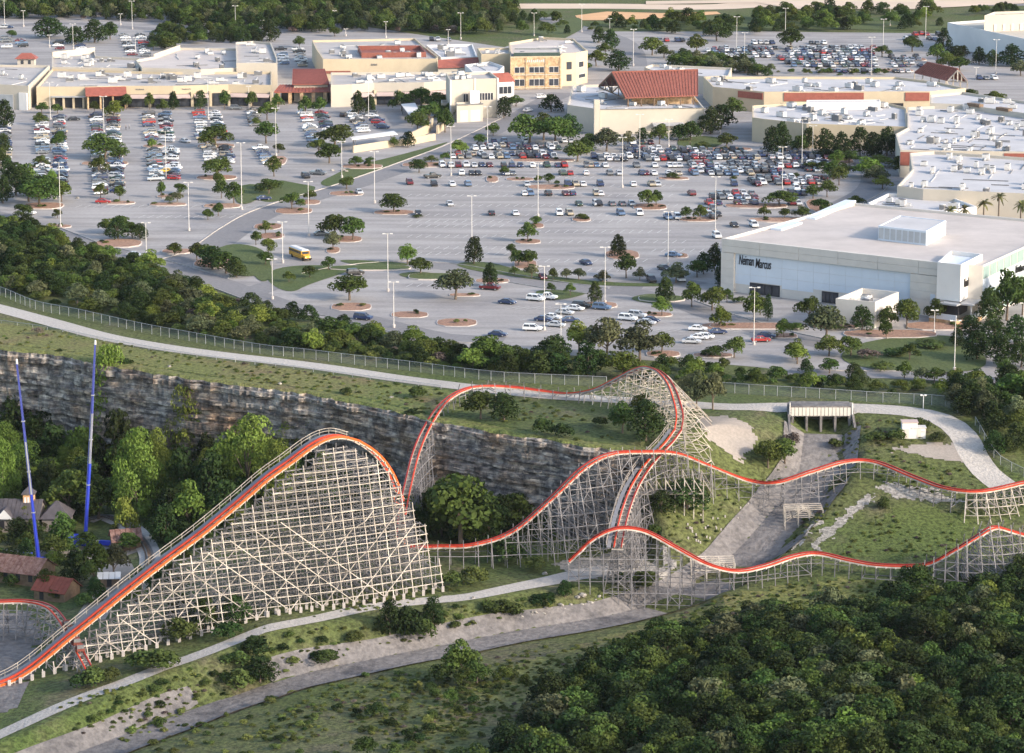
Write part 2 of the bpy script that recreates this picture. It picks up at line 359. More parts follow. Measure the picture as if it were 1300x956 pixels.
def build_cliff():
    """stepped limestone face: ledges of uneven strata, each broken by joints"""
    mrock = bpy.data.materials.new('quarry_rock'); mrock.use_nodes = True; n = mrock.node_tree.nodes; l = mrock.node_tree.links
    b = n['Principled BSDF']; b.inputs['Roughness'].default_value = .95; b.inputs['Specular IOR Level'].default_value = .1
    geo = n.new('ShaderNodeNewGeometry')
    def nz(sc, scale, det=5):
        mp = n.new('ShaderNodeMapping'); mp.inputs['Scale'].default_value = sc; l.new(geo.outputs['Position'], mp.inputs[0])
        x = n.new('ShaderNodeTexNoise'); x.inputs['Scale'].default_value = scale; x.inputs['Detail'].default_value = det; x.inputs['Roughness'].default_value = .7
        l.new(mp.outputs[0], x.inputs['Vector']); return x.outputs['Fac']
    def ramp(f, *st_):
        r = n.new('ShaderNodeValToRGB'); e = r.color_ramp.elements
        while len(e) < len(st_): e.new(.5)
        for q, (p, c) in zip(e, st_): q.position = p; q.color = (*c, 1)
        l.new(f, r.inputs[0]); return r.outputs[0]
    base = ramp(nz((.16, .16, 2.6), .6, 7), (.30, (.12, .118, .115)), (.44, (.29, .27, .25)), (.56, (.45, .42, .385)), (.70, (.70, .655, .59)))
    stain = ramp(nz((1, 1, .75), .5, 9), (.40, (.34, .34, .36)), (.50, (.65, .65, .66)), (.60, (1, 1, 1)))
    mx = n.new('ShaderNodeMix'); mx.data_type = 'RGBA'; mx.blend_type = 'MULTIPLY'; mx.inputs[0].default_value = 1
    l.new(base, mx.inputs[6]); l.new(stain, mx.inputs[7])
    iron = ramp(nz((.5, .5, .6), .12, 3), (.5, (1, 1, 1)), (.72, (1.0, .72, .5)))
    m2 = n.new('ShaderNodeMix'); m2.data_type = 'RGBA'; m2.blend_type = 'MULTIPLY'; m2.inputs[0].default_value = 1
    l.new(mx.outputs[2], m2.inputs[6]); l.new(iron, m2.inputs[7]); l.new(m2.outputs[2], b.inputs['Base Color'])
    mpv = n.new('ShaderNodeMapping'); mpv.inputs['Scale'].default_value = (.45, .45, 1.5); l.new(geo.outputs['Position'], mpv.inputs[0]); vo = n.new('ShaderNodeTexVoronoi'); vo.inputs['Scale'].default_value = 1.0; l.new(mpv.outputs[0], vo.inputs['Vector'])
    sx = n.new('ShaderNodeSeparateColor'); l.new(vo.outputs['Color'], sx.inputs[0]); blk = ramp(sx.outputs[0], (.0, (.5, .5, .52)), (.55, (.95, .94, .92)), (1, (1.5, 1.42, 1.3)))
    m3 = n.new('ShaderNodeMix'); m3.data_type = 'RGBA'; m3.blend_type = 'MULTIPLY'; m3.inputs[0].default_value = 1; m3.clamp_result = False
    l.new(m2.outputs[2], m3.inputs[6]); l.new(blk, m3.inputs[7]); l.new(m3.outputs[2], b.inputs['Base Color'])
    bp = n.new('ShaderNodeBump'); bp.inputs['Strength'].default_value = .8; bp.inputs['Distance'].default_value = .5
    l.new(nz((1, 1, 1.5), 1.6), bp.inputs['Height']); l.new(bp.outputs[0], b.inputs['Normal'])
    Xs = np.arange(-175, 30, .55); rng = random.Random(3)
    zs = [0.0]                                      # strata boundaries, fraction of the drop
    while zs[-1] < 1.12: zs.append(zs[-1] + rng.uniform(.025, .065))
    led = [rng.uniform(-1.0, .9) for _ in zs]
    V, F, MI = [], [], []; ncol = 0
    for i, x in enumerate(Xs):
        yc = float(np.interp(x, cX, cY)); top = hz(x, yc + .5, False); fl = float(np.interp(x, [-1000, -95, -48, 1000], [-28, -27, -20, -20]))
        fade = float(sm((29 - x) / 9)); edge = noise.noise((x * .12, 1.7, 0)) * 2.2 + noise.noise((x * .5, 9.1, 0)) * 1.3 + noise.noise((x * 1.4, 4.1, 0)) * .6
        col = [(x, yc + 2.5, hz(x, yc + 2.5, False) - .15), (x, yc - 2.5, top + .12), (x, yc - 5.2 - edge, top + .05 + .7 * noise.noise((x * .4, 0, 5)) - .5)]
        for k, z in enumerate(zs[1:]):
            r = noise.noise((x * .35 + k * 7.7, k * 3.1, 0))
            blk = round(noise.noise((math.floor(x / (1.6 + (k * 37 % 5) * .45)) * 1.9, k * 2.3, 4)) * 3) / 3
            off = 5.8 + edge * max(.12, 1 - 4 * z) + led[k] * (1 - .5 * (z < .08)) + z * 2.3 + r * .8 + blk * .8 + noise.noise((x * 1.7, z * 30, 1)) * .3 + noise.noise((x * .06, z * 2, 8)) * 1.6
            zz = top + (fl - top) * (zs[k] + .004) * fade
            col.append((x, yc - off, zz)); col.append((x, yc - off - .1, top + (fl - top) * z * fade))
        ncol = len(col); V += col
    for i in range(len(Xs) - 1):
        for k in range(ncol - 1):
            a = i * ncol + k; F.append((a, a + 1, a + ncol + 1, a + ncol)); MI.append(1 if k < 2 else 0)
    me = bpy.data.meshes.new('cliff'); me.from_pydata(V, [], F); me.materials.append(mrock); me.materials.append(M_dry)
    me.polygons.foreach_set('material_index', MI); me.update()
    o = bpy.data.objects.new('cliff', me); COL.objects.link(o); struct(o, 'grey and buff layered limestone quarry face below the grass strip')
build_cliff()

# ---- mall plateau: asphalt, roads, lawns
struct(sheet('parking_lot', '-60,12 330,14 640,60 700,40 960,40 1330,44 1330,495 1200,484 1090,479 1010,472 960,466 900,461 830,458 760,453 700,450 640,442 580,443 520,433 470,418 400,402 350,393 330,384 290,372 230,354 180,332 125,321 85,302 50,286 0,270 -60,262', M_lot, .03),
       'pale grey asphalt of the shopping centre car park')
ROADS = [
 ('-40,266 0,274 55,291 110,312 160,325 215,340 270,356 325,376 360,388 430,398 490,412 560,428 640,432', 9, 'grey loop road running along the scrub edge'),
 ('200,337 255,322 300,292 335,272 385,254 430,241 480,224 530,206 580,187 625,166 660,148 690,130 715,118', 10, 'grey drive climbing between the two car parks'),
 ('318,372 345,362 400,350 440,342 500,336 560,338 640,352 700,362 760,370 800,370 860,384 920,405 1000,428 1060,440', 9, 'curving grey drive round the grass islands'),
 ('790,372 800,360 850,355 885,362', 9, 'short grey drive to the store corner'),
 ('1075,200 1095,205 1110,222 1105,240 1080,255 1050,270', 9, 'curved grey service road behind the store'),
 ('804,84 800,66 786,52 765,44 740,38 715,30 690,22', 12, 'grey access road past the stone building'),
 ('1000,472 1060,476 1120,476 1180,478 1240,484 1320,488', 8, 'grey road beyond the hedge of shrubs'),
 ('-20,36 40,31 100,30 180,36 300,40', 9, 'grey back road by the wood'),
 ('640,8 760,8 900,9 1000,4 1320,-4', 24, 'wide pale highway in the distance'),
 ('1050,10 1150,7 1320,6', 10, 'grey frontage road in the distance')]
for i, (s, wd, lab) in enumerate(ROADS):
    struct(ribbon('road', s, wd, M_road if i < 8 else (M_bare if i == 8 else M_road), .05 + .004 * i, flat=True, step=8), lab)
M_lime2 = mat('worn_kerb', (.40, .37, .34), var=.2)
def kerbline(s, off, m=None):
    L = smooth_line([G(u, v) for u, v in pts(s)], 6); mb = MB(); n = len(L); Q = []
    for i, p in enumerate(L):
        d = (L[min(i + 1, n - 1)] - L[max(i - 1, 0)]); d.normalize(); Q.append(p + Vector((-d.y, d.x, 0)) * off)
    for a, b in zip(Q, Q[1:]): mb.beam(a + Vector((0, 0, .13)), b + Vector((0, 0, .13)), .2, .26)
    struct(mb.build('kerb', m or M_lime2), 'pale concrete kerb along the car park drive')
KB = [(ROADS[0][0], -5), ('200,337 255,322 300,292 335,272 385,254 430,241 480,224 530,206 580,187 625,166 660,148', 5.4), ('400,350 440,342 500,336 560,338 640,352 700,362 760,370', 4.9), ('640,352 700,362 760,370', -4.9), ('860,384 920,405 1000,428 1060,440', 5), (ROADS[4][0], 4.8), ('55,291 110,312 160,325 215,340 270,356', 5), (ROADS[6][0], 4.3)]
for s, of in KB: kerbline(s, of)
LAWN = ['320,251 335,237 352,228 372,232 395,236 402,238 395,246 360,254 340,258',
 '404,232 425,222 440,214 470,206 500,199 530,191 572,179 562,185 520,202 470,219 440,230 415,238',
 '336,352 350,340 400,336 445,341 440,346 390,362 372,372 350,366', '425,331 460,338 520,338 516,334 450,330',
 '505,347 540,345 563,351 545,356 510,352', '575,334 620,332 660,344 720,354 790,360 850,360 860,364 780,364 700,358 640,350 590,342',
 '676,370 700,368 740,371 745,374 710,382 690,378', '798,378 830,372 850,380 840,386 810,384',
 '1100,432 1200,424 1240,436 1260,470 1180,474 1090,468 1060,452', '268,318 300,308 340,318 345,345 320,352 300,350 280,340',
 '295,238 330,232 330,255 300,262', '310,330 340,330 350,350 330,362', '860,176 900,172 925,180 900,190 860,188', '645,58 700,30 735,20 745,34 720,48 690,60',
 '785,30 900,27 1200,29 1200,40 1100,38 900,36 800,42']
for i, s in enumerate(LAWN):
    struct(sheet('lawn', s, M_lawn, .10 + .006 * i, rnd=2), 'mown grass patch beside the car park drives')
struct(sheet('bare_soil', '730,20 770,15 840,17 910,15 915,18 850,23 780,26 735,26', M_sand, .16), 'orange strip of bare soil under the highway')
struct(sheet('bare_soil', '1120,-2 1320,-2 1320,4 1160,12 1010,12 960,4 820,6 820,2', M_bare, .30), 'pale bare ground beside the highway')
# ---- kerbed planting islands: u, v, half width px, half depth px
ISN = [0]
def island(u, v, hw, hd, grass=False, sq=False):
    ISN[0] += 1; dz_i = .003 * ISN[0]
    c = G(u, v); s = ppm(c); n = 4 if sq else 12; rx = hw / s; a = G(u, v - hd); b = G(u, v + hd); ry = (a - b).y / 2
    ring = []
    for k in range(n):
        t = 2 * math.pi * (k + (.5 if sq else 0)) / n; q = 1.3 if sq else 1
        cx, sx = math.cos(t), math.sin(t); p = 3.2
        r = q / ((abs(cx) ** p + abs(sx) ** p) ** (1 / p)) if not sq else q
        ring.append((c.x + rx * r * cx, c.y + ry * r * sx))
    inn = [(c.x + (x - c.x) * (1 - .22 / max(rx, .5)), c.y + (y - c.y) * (1 - .22 / max(ry, .5))) for x, y in ring]
    mb = MB(); mb.prism(ring, 0, .17 + dz_i); mb.prism(inn, .15, .20 + dz_i, mi=1)
    o = mb.build('planting_island', [M_kerb, M_lawn if grass else M_mulch]); struct(o, 'kerbed planting island in the car park')
ISL = pts('373,268,24,4 393,257,14,3 440,246,22,3 500,270,26,3 440,304,20,4 423,318,9,4 446,390,26,5 520,400,24,4 580,410,26,5 340,288,18,4 345,300,16,4 590,375,20,2 625,357,22,3 '
 '670,307,17,3 681,287,10,3 667,336,15,6 660,228,18,2 700,238,30,3 738,279,12,3 825,263,22,4 885,279,24,3 790,324,22,6 864,325,10,3 830,400,24,3 912,415,22,4 842,450,22,4 760,388,24,4 995,427,18,3 '
 '625,228,8,4 690,204,40,2 855,227,20,2 55,262,26,4 75,288,16,2 150,258,22,2 213,260,24,2 282,262,24,3 133,208,30,3 275,226,26,3 215,250,16,2 195,186,14,2 274,186,24,3 52,212,14,2 '
 '352,205,12,6 460,212,26,3 540,210,30,3 925,190,30,2 960,262,40,3 1000,280,50,3 1010,225,40,2 1040,262,16,8 1060,205,24,4 1130,90,30,2 1160,76,16,2 905,452,26,3 1130,425,60,5 1190,415,40,5 1060,415,30,4 960,415,60,4 '
 '150,310,30,5 270,335,24,6 225,320,20,3')
for q in ISL: island(*q)
for q in pts('470,341,52,3 548,352,30,4 840,380,30,4'): island(*q, grass=True)
# stall lines of the near lots
mb = MB()
for v0, u0, u1, dn in ((281, 520, 860, 1), (294, 660, 860, 1), (307, 700, 880, 1), (318, 830, 900, 1), (225, 560, 760, 1), (213, 640, 860, 1), (262, 100, 330, 1), (275, 180, 300, 1), (315, 530, 650, 1), (322, 520, 660, 1), (331, 670, 830, 1), (343, 660, 830, 1), (300, 520, 640, 1), (287, 520, 640, 1), (362, 520, 620, 1), (391, 650, 790, 1), (405, 670, 840, 1), (420, 690, 940, 1), (433, 850, 960, 1),
                       (273, 520, 800, 1), (261, 520, 860, 1), (248, 520, 860, 1), (236, 560, 860, 1)):
    u = u0
    while u < u1:
        c = G(u, v0); ang = R(72) if v0 < 380 else R(40); d = Vector((math.cos(ang), math.sin(ang), 0)) * 2.5; e = Vector((-d.y, d.x, 0)).normalized() * .06
        mb.poly([c - d - e + Vector((0, 0, .052)), c - d + e + Vector((0, 0, .052)), c + d + e + Vector((0, 0, .052)), c + d - e + Vector((0, 0, .052))][::-1]); u += 2.75 * ppm(c)
struct(mb.build('road_markings', M_line), 'faint white stall lines on the car park')
# ---- low ground: paths, channel, grass
struct(sheet('grass_strip', '-60,400 60,418 200,446 350,466 500,487 600,500 600,520 560,528 500,518 420,502 320,488 215,474 120,457 40,445 -60,440', M_dry, .06, drape=2.2), 'yellow green grass strip along the top of the quarry face')
struct(sheet('grass_field', '1060,706 1070,690 1120,650 1180,645 1240,655 1225,680 1200,708 1120,712', M_field, .06, drape=2), 'rough green field enclosed by the coaster track')
struct(sheet('grass_bank', '560,880 650,845 800,800 900,768 1000,742 1080,735 1110,738 1090,770 976,800 930,812 828,830 737,872 640,920 540,930', M_dry, .05, drape=2), 'strip of rough grass beside the concrete channel')
struct(ribbon('road', '-40,382 0,392 60,408 130,427 200,440 280,451 350,459 420,468 500,480 570,489 640,497 700,503 770,507 850,512 930,517 1000,517 1080,518 1150,522 1195,532 1222,552 1236,578 1252,600 1275,618', 6.5, M_path, .08), 'pale unpaved service road along the quarry rim')
struct(ribbon('path', '-60,955 60,905 160,866 200,850 260,829 330,801 400,786 470,771 540,763 600,757 680,741 740,729 800,720', lambda t: 4.4 + 3 * max(0, (t - .75) * 4), M_path, .07), 'white gravel path in front of the timber lift hill')
struct(sheet('gravel_patch', '884,531 920,528 950,540 962,560 950,580 935,585 915,570 895,555', M_patch, .09, drape=.6), 'bare gravel patch beside the turn of the coaster')
struct(sheet('gravel_patch', '1130,572 1180,562 1230,565 1245,590 1200,585 1160,578', M_patch, .07, drape=.6), 'pale gravel apron by the white service sheds')
for s in ('1040,700 1060,676 1085,654 1112,632 1106,626 1075,646 1050,668 1030,692', '1002,704 1018,690 1045,662 1040,656 1015,680 996,698'):
    struct(sheet('rock_strip', s, M_rocks, .07, drape=.35), 'strip of pale limestone rubble beside the channel')
struct(sheet('rock_strip', '1110,612 1180,622 1230,640 1190,640 1130,630', M_rocks, .05, drape=.45), 'pale stony ground under the coaster hill')
struct(sheet('rock_strip', '700,715 790,700 860,715 850,740 800,735 740,735', M_rocks, .06, drape=.45), 'pale stony ground under the front track')
struct(sheet('concrete_pad', '-70,780 40,778 50,800 40,860 20,900 -70,920', M_conc, .06, drape=1.6), 'grey concrete yard beside the lift hill')
# channel lining
P = smooth_line([Vector(p) for p in chp], 3); mb = MB(); rows = []
for i, p in enumerate(P):
    d = P[min(i + 1, len(P) - 1)] - P[max(i - 1, 0)]; d.z = 0; d.normalize(); e = Vector((-d.y, d.x, 0)); row = []
    for k in (-8.6, -7.4, -6.0, -4.4, 0, 4.4, 6.0, 7.4, 8.6):
        wob = 1.1 * noise.noise((i * .21, k, 0)) if abs(k) > 8 else 0
        q = p + e * (k + wob); q.z = min(p.z - .35 + max(0, abs(k + wob) - 4.4) / 1.5, hz(q.x, q.y) + .15) + .16; row.append(tuple(q))
    rows.append(row)
for i in range(len(rows) - 1):
    for k in range(8): mb.poly([rows[i][k], rows[i][k + 1], rows[i + 1][k + 1], rows[i + 1][k]][::-1])
o = mb.build('concrete_channel', M_conc); struct(o, 'grey concrete lined drainage channel winding below the coaster')
# culvert
cb = G(1042, 546, -4); t = thing('culvert', 'concrete box culvert with dark openings at the head of the channel', 'culvert', cb)
mb = MB(); mb.box((cb.x, cb.y + 3, cb.z + 3.0), (13.5, 5, 2.4)); mb.build('deck', M_conc, t)
for k in range(5):
    mb = MB(); mb.box((cb.x - 6.4 + k * 3.2, cb.y + 1.6, cb.z - .4), (.5, 4, 3.6)); mb.build('pier', M_conc, t)
mb = MB(); mb.box((cb.x, cb.y + 4.5, cb.z - .4), (13, .3, 3.4)); mb.build('dark_recess', M_dark, t)
for k in range(16):
    mb = MB(); mb.box((cb.x - 6.3 + k * .84, cb.y + .38, cb.z + 3.2), (.72, .12, 1.9)); mb.build('wall_panel', M_lime, t)
for sx in (-1, 1):
    mb = MB(); mb.beam((cb.x + sx * 7, cb.y + 5, cb.z + 4), (cb.x + sx * 7.4, cb.y - 6, cb.z - 1), .5, 3.2); mb.build('wing_wall', M_conc, t)
    mb = MB(); mb.cyl((cb.x + sx * 7, cb.y + .3, cb.z - 1), (cb.x + sx * 7, cb.y + .3, cb.z + 6.2), .16); mb.build('mast', M_pole, t)
# ================================================================== buildings
def ccw(ps):
    n = len(ps); a = sum(ps[i][0] * ps[(i + 1) % n][1] - ps[(i + 1) % n][0] * ps[i][1] for i in range(n)); return ps if a > 0 else ps[::-1]
def inset(ps, d):
    n = len(ps); out = []
    for i in range(n):
        a, b, c = Vector(ps[i - 1]), Vector(ps[i]), Vector(ps[(i + 1) % n]); e = (b - a).normalized(); f = (c - b).normalized()
        n1 = Vector((-e.y, e.x)); n2 = Vector((-f.y, f.x)); m = n1 + n2; k = max(.35, 1 + n1.dot(n2)); out.append(tuple(b + m * d / k))
    return out
brng = random.Random(11)
class Bld:
    def __init__(s, name, label, cat='building'):
        s.t = None; s.name = name; s.label = label; s.cat = cat
    def block(s, px, h, wall=None, roof=None, z0=-.3, par=.9, units=0, cap=None, seams=True):
        ps = ccw([tuple(G(u, v, h).xy) for u, v in (pts(px) if isinstance(px, str) else px)])
        if s.t is None: s.t = thing(s.name, s.label, s.cat, (ps[0][0], ps[0][1], 0))
        wall = wall or M_cream; roof = roof or M_roof; ip = inset(ps, .45); n = len(ps); mb = MB()
        for i in range(n):
            j = (i + 1) % n; a, b, c, d = ps[i], ps[j], ip[i], ip[j]
            mb.poly([(*a, z0), (*b, z0), (*b, h), (*a, h)]); mb.poly([(*a, h), (*b, h), (*d, h), (*c, h)], 1); mb.poly([(*d, h - par - .1), (*c, h - par - .1), (*c, h), (*d, h)])
        mb.build('wall', [wall, cap or wall], s.t)
        mb = MB(); k = [(*p, h - par) for p in ip]; mb.poly(k); o = mb.build('roof', roof, s.t)
        bm = bmesh.new(); bm.from_mesh(o.data); bmesh.ops.triangulate(bm, faces=bm.faces[:]); bm.to_mesh(o.data); bm.free()
        xs = [p[0] for p in ps]; ys = [p[1] for p in ps]; ax = Vector((ps[1][0] - ps[0][0], ps[1][1] - ps[0][1])); ang = math.atan2(ax.y, ax.x)
        done = 0; tries = 0; small = inset(ps, 3.0)
        if seams and units:
            for k in range(units * 2):
                mb = MB()
                x, y = brng.uniform(min(xs), max(xs)), brng.uniform(min(ys), max(ys)); L = brng.uniform(5, 14); a = ang + brng.choice((0, math.pi / 2))
                q = [(x + math.cos(a) * L * e, y + math.sin(a) * L * e) for e in (-.5, .5)]
                if all(inside(p, small) for p in q): mb.beam((*q[0], h - par + .18), (*q[1], h - par + .18), .22); mb.build('roof_pipe', M_unitd if brng.random() < .5 else M_unit, s.t)
        while done < units and tries < units * 25:
            tries += 1; x, y = brng.uniform(min(xs), max(xs)), brng.uniform(min(ys), max(ys))
            if not inside((x, y), small): continue
            done += 1; a, b, e = brng.uniform(1.4, 3.6), brng.uniform(1.2, 2.4), brng.uniform(.8, 2.0); z = h - par - .02
            mb = MB(); mb.box((x, y, z + .25), (a, b, e), ang); mb.box((x, y, z), (a * .9, b * .8, .26), ang, mi=1); mb.cyl((x, y, z + .2 + e), (x, y, z + .45 + e), .42 * b, n=8, mi=1)
            if brng.random() < .6:
                mb.beam((x + math.cos(ang) * a * .5, y + math.sin(ang) * a * .5, z + .7), (x + math.cos(ang) * (a * .5 + 1.6), y + math.sin(ang) * (a * .5 + 1.6), z + .35), .5)
            mb.build('rooftop_unit', [M_unit, M_unitd] if brng.random() < .75 else [M_unitd, M_unit], s.t)
        return ps
    def wall(s, pa, pb, h):
        s.A, s.B = Vector(G(*pa, h).xy), Vector(G(*pb, h).xy); d = s.B - s.A; s.L = d.length; s.d = d.normalized(); s.n = Vector((s.d.y, -s.d.x))
        if s.n.dot(-s.A) < 0: s.n = -s.n
        return s
    def on(s, name, t0, t1, z0, z1, out, m, back=-.1, slope=0, parent=None):
        """box on the current wall; slope lowers the outer edge"""
        a, b = s.A + s.d * s.L * t0, s.A + s.d * s.L * t1; n = s.n; mb = MB()
        q = [a + n * back, b + n * back, b + n * out, a + n * out]
        if (q[1] - q[0]).cross(q[2] - q[1]) < 0: q = [q[1], q[0], q[3], q[2]]
        lo = [(*q[0], z0), (*q[1], z0), (*q[2], z0 - slope), (*q[3], z0 - slope)]; hi = [(*q[0], z1), (*q[1], z1), (*q[2], z1 - slope), (*q[3], z1 - slope)]
        mb.hexa(lo, hi); return mb.build(name, m, parent or s.t)
    def window(s, t0, t1, z0, z1, panes=1, frame=None):
        f = s.on('window', t0, t1, z0, z1, .04, frame or M_white); g = .10 / s.L; w_ = (t1 - t0) / panes
        for k in range(panes): s.on('pane', t0 + k * w_ + g, t0 + (k + 1) * w_ - g, z0 + .12, z1 - .12, .09, M_glass, parent=f)
    def arcade(s, t0, t1, bays, ztop, awn=M_pink, pil=M_yellow):
        w_ = (t1 - t0) / bays; g = .5 / s.L
        for k in range(bays):
            a, b = t0 + k * w_, t0 + (k + 1) * w_
            s.on('storefront', a + g, b - g, .1, ztop - .6, .06, M_dark)
            for q in range(3): s.on('shop_window', a + g + (b - a) * (.12 + .27 * q), a + g + (b - a) * (.34 + .27 * q), .3, ztop - 1.0, .12, M_glass)
            if k % 3 != 2: s.on('awning', a + g * 1.6, b - g * 1.6, ztop - .9, ztop - .65, 2.4, awn, slope=1.1)
            s.on('pillar', b - g, b + g, 0, ztop + .2, .9, pil)
    def letters(s, txt_n, t0, t1, z0, z1, m):
        w_ = (t1 - t0) / txt_n
        for k in range(txt_n): s.on('sign_letter', t0 + k * w_ + w_ * .2, t0 + (k + 1) * w_ - w_ * .2, z0, z1 - (.2 if k % 3 else 0) * (z1 - z0), .12, m)
def gable(parent, e0, e1, r0, r1, zc, m, name='roof', th=.35, over=0, ribs=14):
    """front eave e0-e1, ridge r0-r1, mirrored back eave"""
    e0, e1, r0, r1 = map(Vector, (e0, e1, r0, r1)); b0, b1 = r0 * 2 - e0, r1 * 2 - e1; b0.z, b1.z = e0.z, e1.z; mb = MB(); dz = Vector((0, 0, th))
    for p, q, x, y in ((e0, e1, r1, r0), (b1, b0, r0, r1)):
        mb.hexa([p - dz, q - dz, x - dz, y - dz], [p, q, x, y])
    o = mb.build(name, m, parent)
    mb = MB()
    for k in range(ribs + 1):
        t = k / ribs; mb.beam(e0.lerp(e1, t) + dz * .3, r0.lerp(r1, t) + dz * .3, .18)
        mb.beam(b0.lerp(b1, t) + dz * .3, r0.lerp(r1, t) + dz * .3, .18)
    mb.beam(r0 + dz * .4, r1 + dz * .4, .5); mb.build('roof_rib', m, o); return o, b0, b1

B = Bld('department_store', 'long cream shop block with a tan flat roof left of the striped rows')
B.label = 'tall cream corner shop block with a wide flat roof and blank side parapet'
B.block('-60,81 63,83 36,109 -60,104', 9.2, units=6)
B.wall((-60, 104), (36, 109), 9.2); B.on('grey_bay', .62, .80, 0, 5.5, .5, M_metal); B.on('white_bay', .88, .985, 0, 6.5, .6, M_white)
B = Bld('shop_terrace', 'long cream shop terrace with pink awnings and a small red canopy facing the striped rows')
B.block('66,87 119,88.5 208,91.5 345,91 345,108 290,107 220,109 160,109 109,110 46,110', 8.2, wall=M_yellow, units=26)
B.wall((46, 110), (109, 110), 8.2); B.on('storefront', .35, .98, .2, 4.2, .1, M_dark); B.on('canopy', .3, 1, 4.3, 4.7, 2, M_metal)
for k in range(4): B.on('pillar', .33 + .2 * k, .37 + .2 * k, 0, 4.4, 1.2, M_yellow)
B.wall((109, 110), (160, 109), 8.2); B.on('red_canopy', -.02, 1.0, 7.6, 8.0, 4.5, M_red, slope=2.6); B.on('storefront', .05, .95, .1, 5, .1, M_dark)
for k in range(4): B.on('pillar', .02 + .31 * k, .06 + .31 * k, 0, 5.2, 3.6, M_stone)
B.wall((160, 109), (220, 109), 8.2).arcade(0, 1, 2, 5.6); B.wall((220, 109), (290, 107), 8.2).arcade(0, 1, 3, 5.6); B.wall((290, 107), (345, 108), 8.2).arcade(0, 1, 2, 5.6)
B.wall((160, 109), (220, 109), 8.2).letters(7, .2, .38, 6.6, 7.1, M_unitd); B.wall((220, 109), (290, 107), 8.2).letters(8, .15, .32, 6.6, 7.1, M_unitd)
B = Bld('shop_block', 'tan roofed shop block with curved cream parapets behind the terrace')
B.block('195,72 228,60.5 345,62 345,84 255,88 180,86 172,76', 9.5, roof=M_rooft, units=10)
B.block('66,71 120,65 122,71 178,74 176,87 66,85', 8.6, units=9)
B.wall((66, 71), (120, 65), 8.6).on('curved_parapet', 0, 1, 8.2, 10.2, .3, M_cream)
B.wall((195, 72), (228, 60.5), 9.5).on('curved_parapet', 0, 1, 9, 10.6, .3, M_cream)
B.block('299,53.5 322,52 344,54 352,74 352,80 300,80', 11.5, wall=M_cream, units=4)
# red-roofed entrance pavilion
e0, e1 = G(348, 117, 4.6), G(447, 116, 4.6); r0, r1 = G(356, 107.5, 6.3), G(438, 106.5, 6.3); t = thing('entrance_pavilion', 'red roofed entrance pavilion with stone pillars between the shop terraces', 'pavilion', (e0.x, e0.y, 0))
mb = MB(); dz = Vector((0, 0, .3)); mb.hexa([e0 - dz, e1 - dz, r1 - dz, r0 - dz], [e0, e1, r1, r0]); o = mb.build('lower_roof', M_red, t)
a0, a1, c0, c1 = G(371, 107, 7.0), G(418, 106.5, 7.0), G(372, 87.5, 11.0), G(412, 87.5, 11.0)
mb = MB(); mb.hexa([a0 - dz, a1 - dz, c1 - dz, c0 - dz], [a0, a1, c1, c0]); u_ = mb.build('upper_roof', M_red, t)
for (p, q, r, s_, pr) in ((e0, e1, r0, r1, o), (a0, a1, c0, c1, u_)):
    mb = MB(); n = 22
    for k in range(n + 1): mb.beam(p.lerp(q, k / n) + dz * .4, r.lerp(s_, k / n) + dz * .4, .16)
    mb.build('roof_rib', M_red, pr)
mb = MB(); bx = G(395, 92, 8); mb.hexa([(a0.x + .6, a0.y + 1, 0), (a1.x - .6, a1.y + 1, 0), (c1.x - .6, c1.y - .3, 0), (c0.x + .6, c0.y - .3, 0)], [(a0.x + .6, a0.y + 1, a0.z - .3), (a1.x - .6, a1.y + 1, a1.z - .3), (c1.x - .6, c1.y - .3, c1.z - .5), (c0.x + .6, c0.y - .3, c0.z - .5)]); mb.build('core', M_cream, t)
mb = MB(); mb.box(((e0.x + e1.x) / 2, r0.y + 1.2, 0), (e1.x - e0.x - 4, 1, 5.6)); mb.build('front_wall', M_dark, t)
for k in range(7):
    p = e0.lerp(e1, (k + .35) / 6.7); mb = MB(); mb.box((p.x, p.y + .9, 0), (1.3, 1.0, 4.7)); mb.build('pillar', M_stone, t)
for k in range(12):
    p = e0.lerp(e1, (k + .35) / 11.7); mb = MB(); mb.box((p.x, r0.y + .6, .3), (1.5, .2, 3.6)); mb.build('shop_window', M_glass, t)
B = Bld('shop_terrace', 'cream shop terrace with plain awnings between the red pavilion and the two storey block')
B.block('420,92 600,91 600,101 570,102 538,104.5 475,105 447,107 420,108', 8.5, wall=M_cream, units=16)
B.wall((447, 107), (475, 105), 8.5).arcade(0, 1, 1, 5.6); B.wall((475, 105), (538, 104.5), 8.5).arcade(0, 1, 2, 5.6); B.wall((538, 104.5), (570, 102), 8.5).arcade(0, 1, 1, 5.6)
B = Bld('two_storey_shop', 'two storey cream block with a loading annex above the drive')
B.block('566,93 622,91 633,99.5 602,100.2 571,102', 14.5, wall=M_cream, units=5)
B.wall((571, 102), (602, 100.2), 14.5); B.window(.55, .75, 6.0, 9.2, 2); B.on('pilaster', .0, .05, 0, 14.7, .3, M_white)
B.wall((602, 100.2), (633, 99.5), 14.5); B.window(.2, .78, 6.5, 9.3, 5); B.on('pilaster', .0, .06, 0, 14.7, .3, M_white); B.on('pilaster', .94, 1, 0, 14.7, .3, M_white)
B.block('560,127 579,126 580,130 560,131', 5.5, wall=M_cream)
B.block('579,130 611,128.5 613,131.5 580,133', 6.6, wall=M_cream); B.wall((580, 133), (613, 131.5), 6.6)
B.on('roller_door', .12, .42, .1, 4.4, .06, M_lime); B.on('roller_door', .52, .90, .1, 4.4, .06, M_lime); B.on('cornice', -.01, 1.01, 6.3, 6.75, .25, M_unitd)
B.block('596,115 608,114.5 609,116 597,116.5', 10.6, wall=M_white, z0=5.5, par=.2)
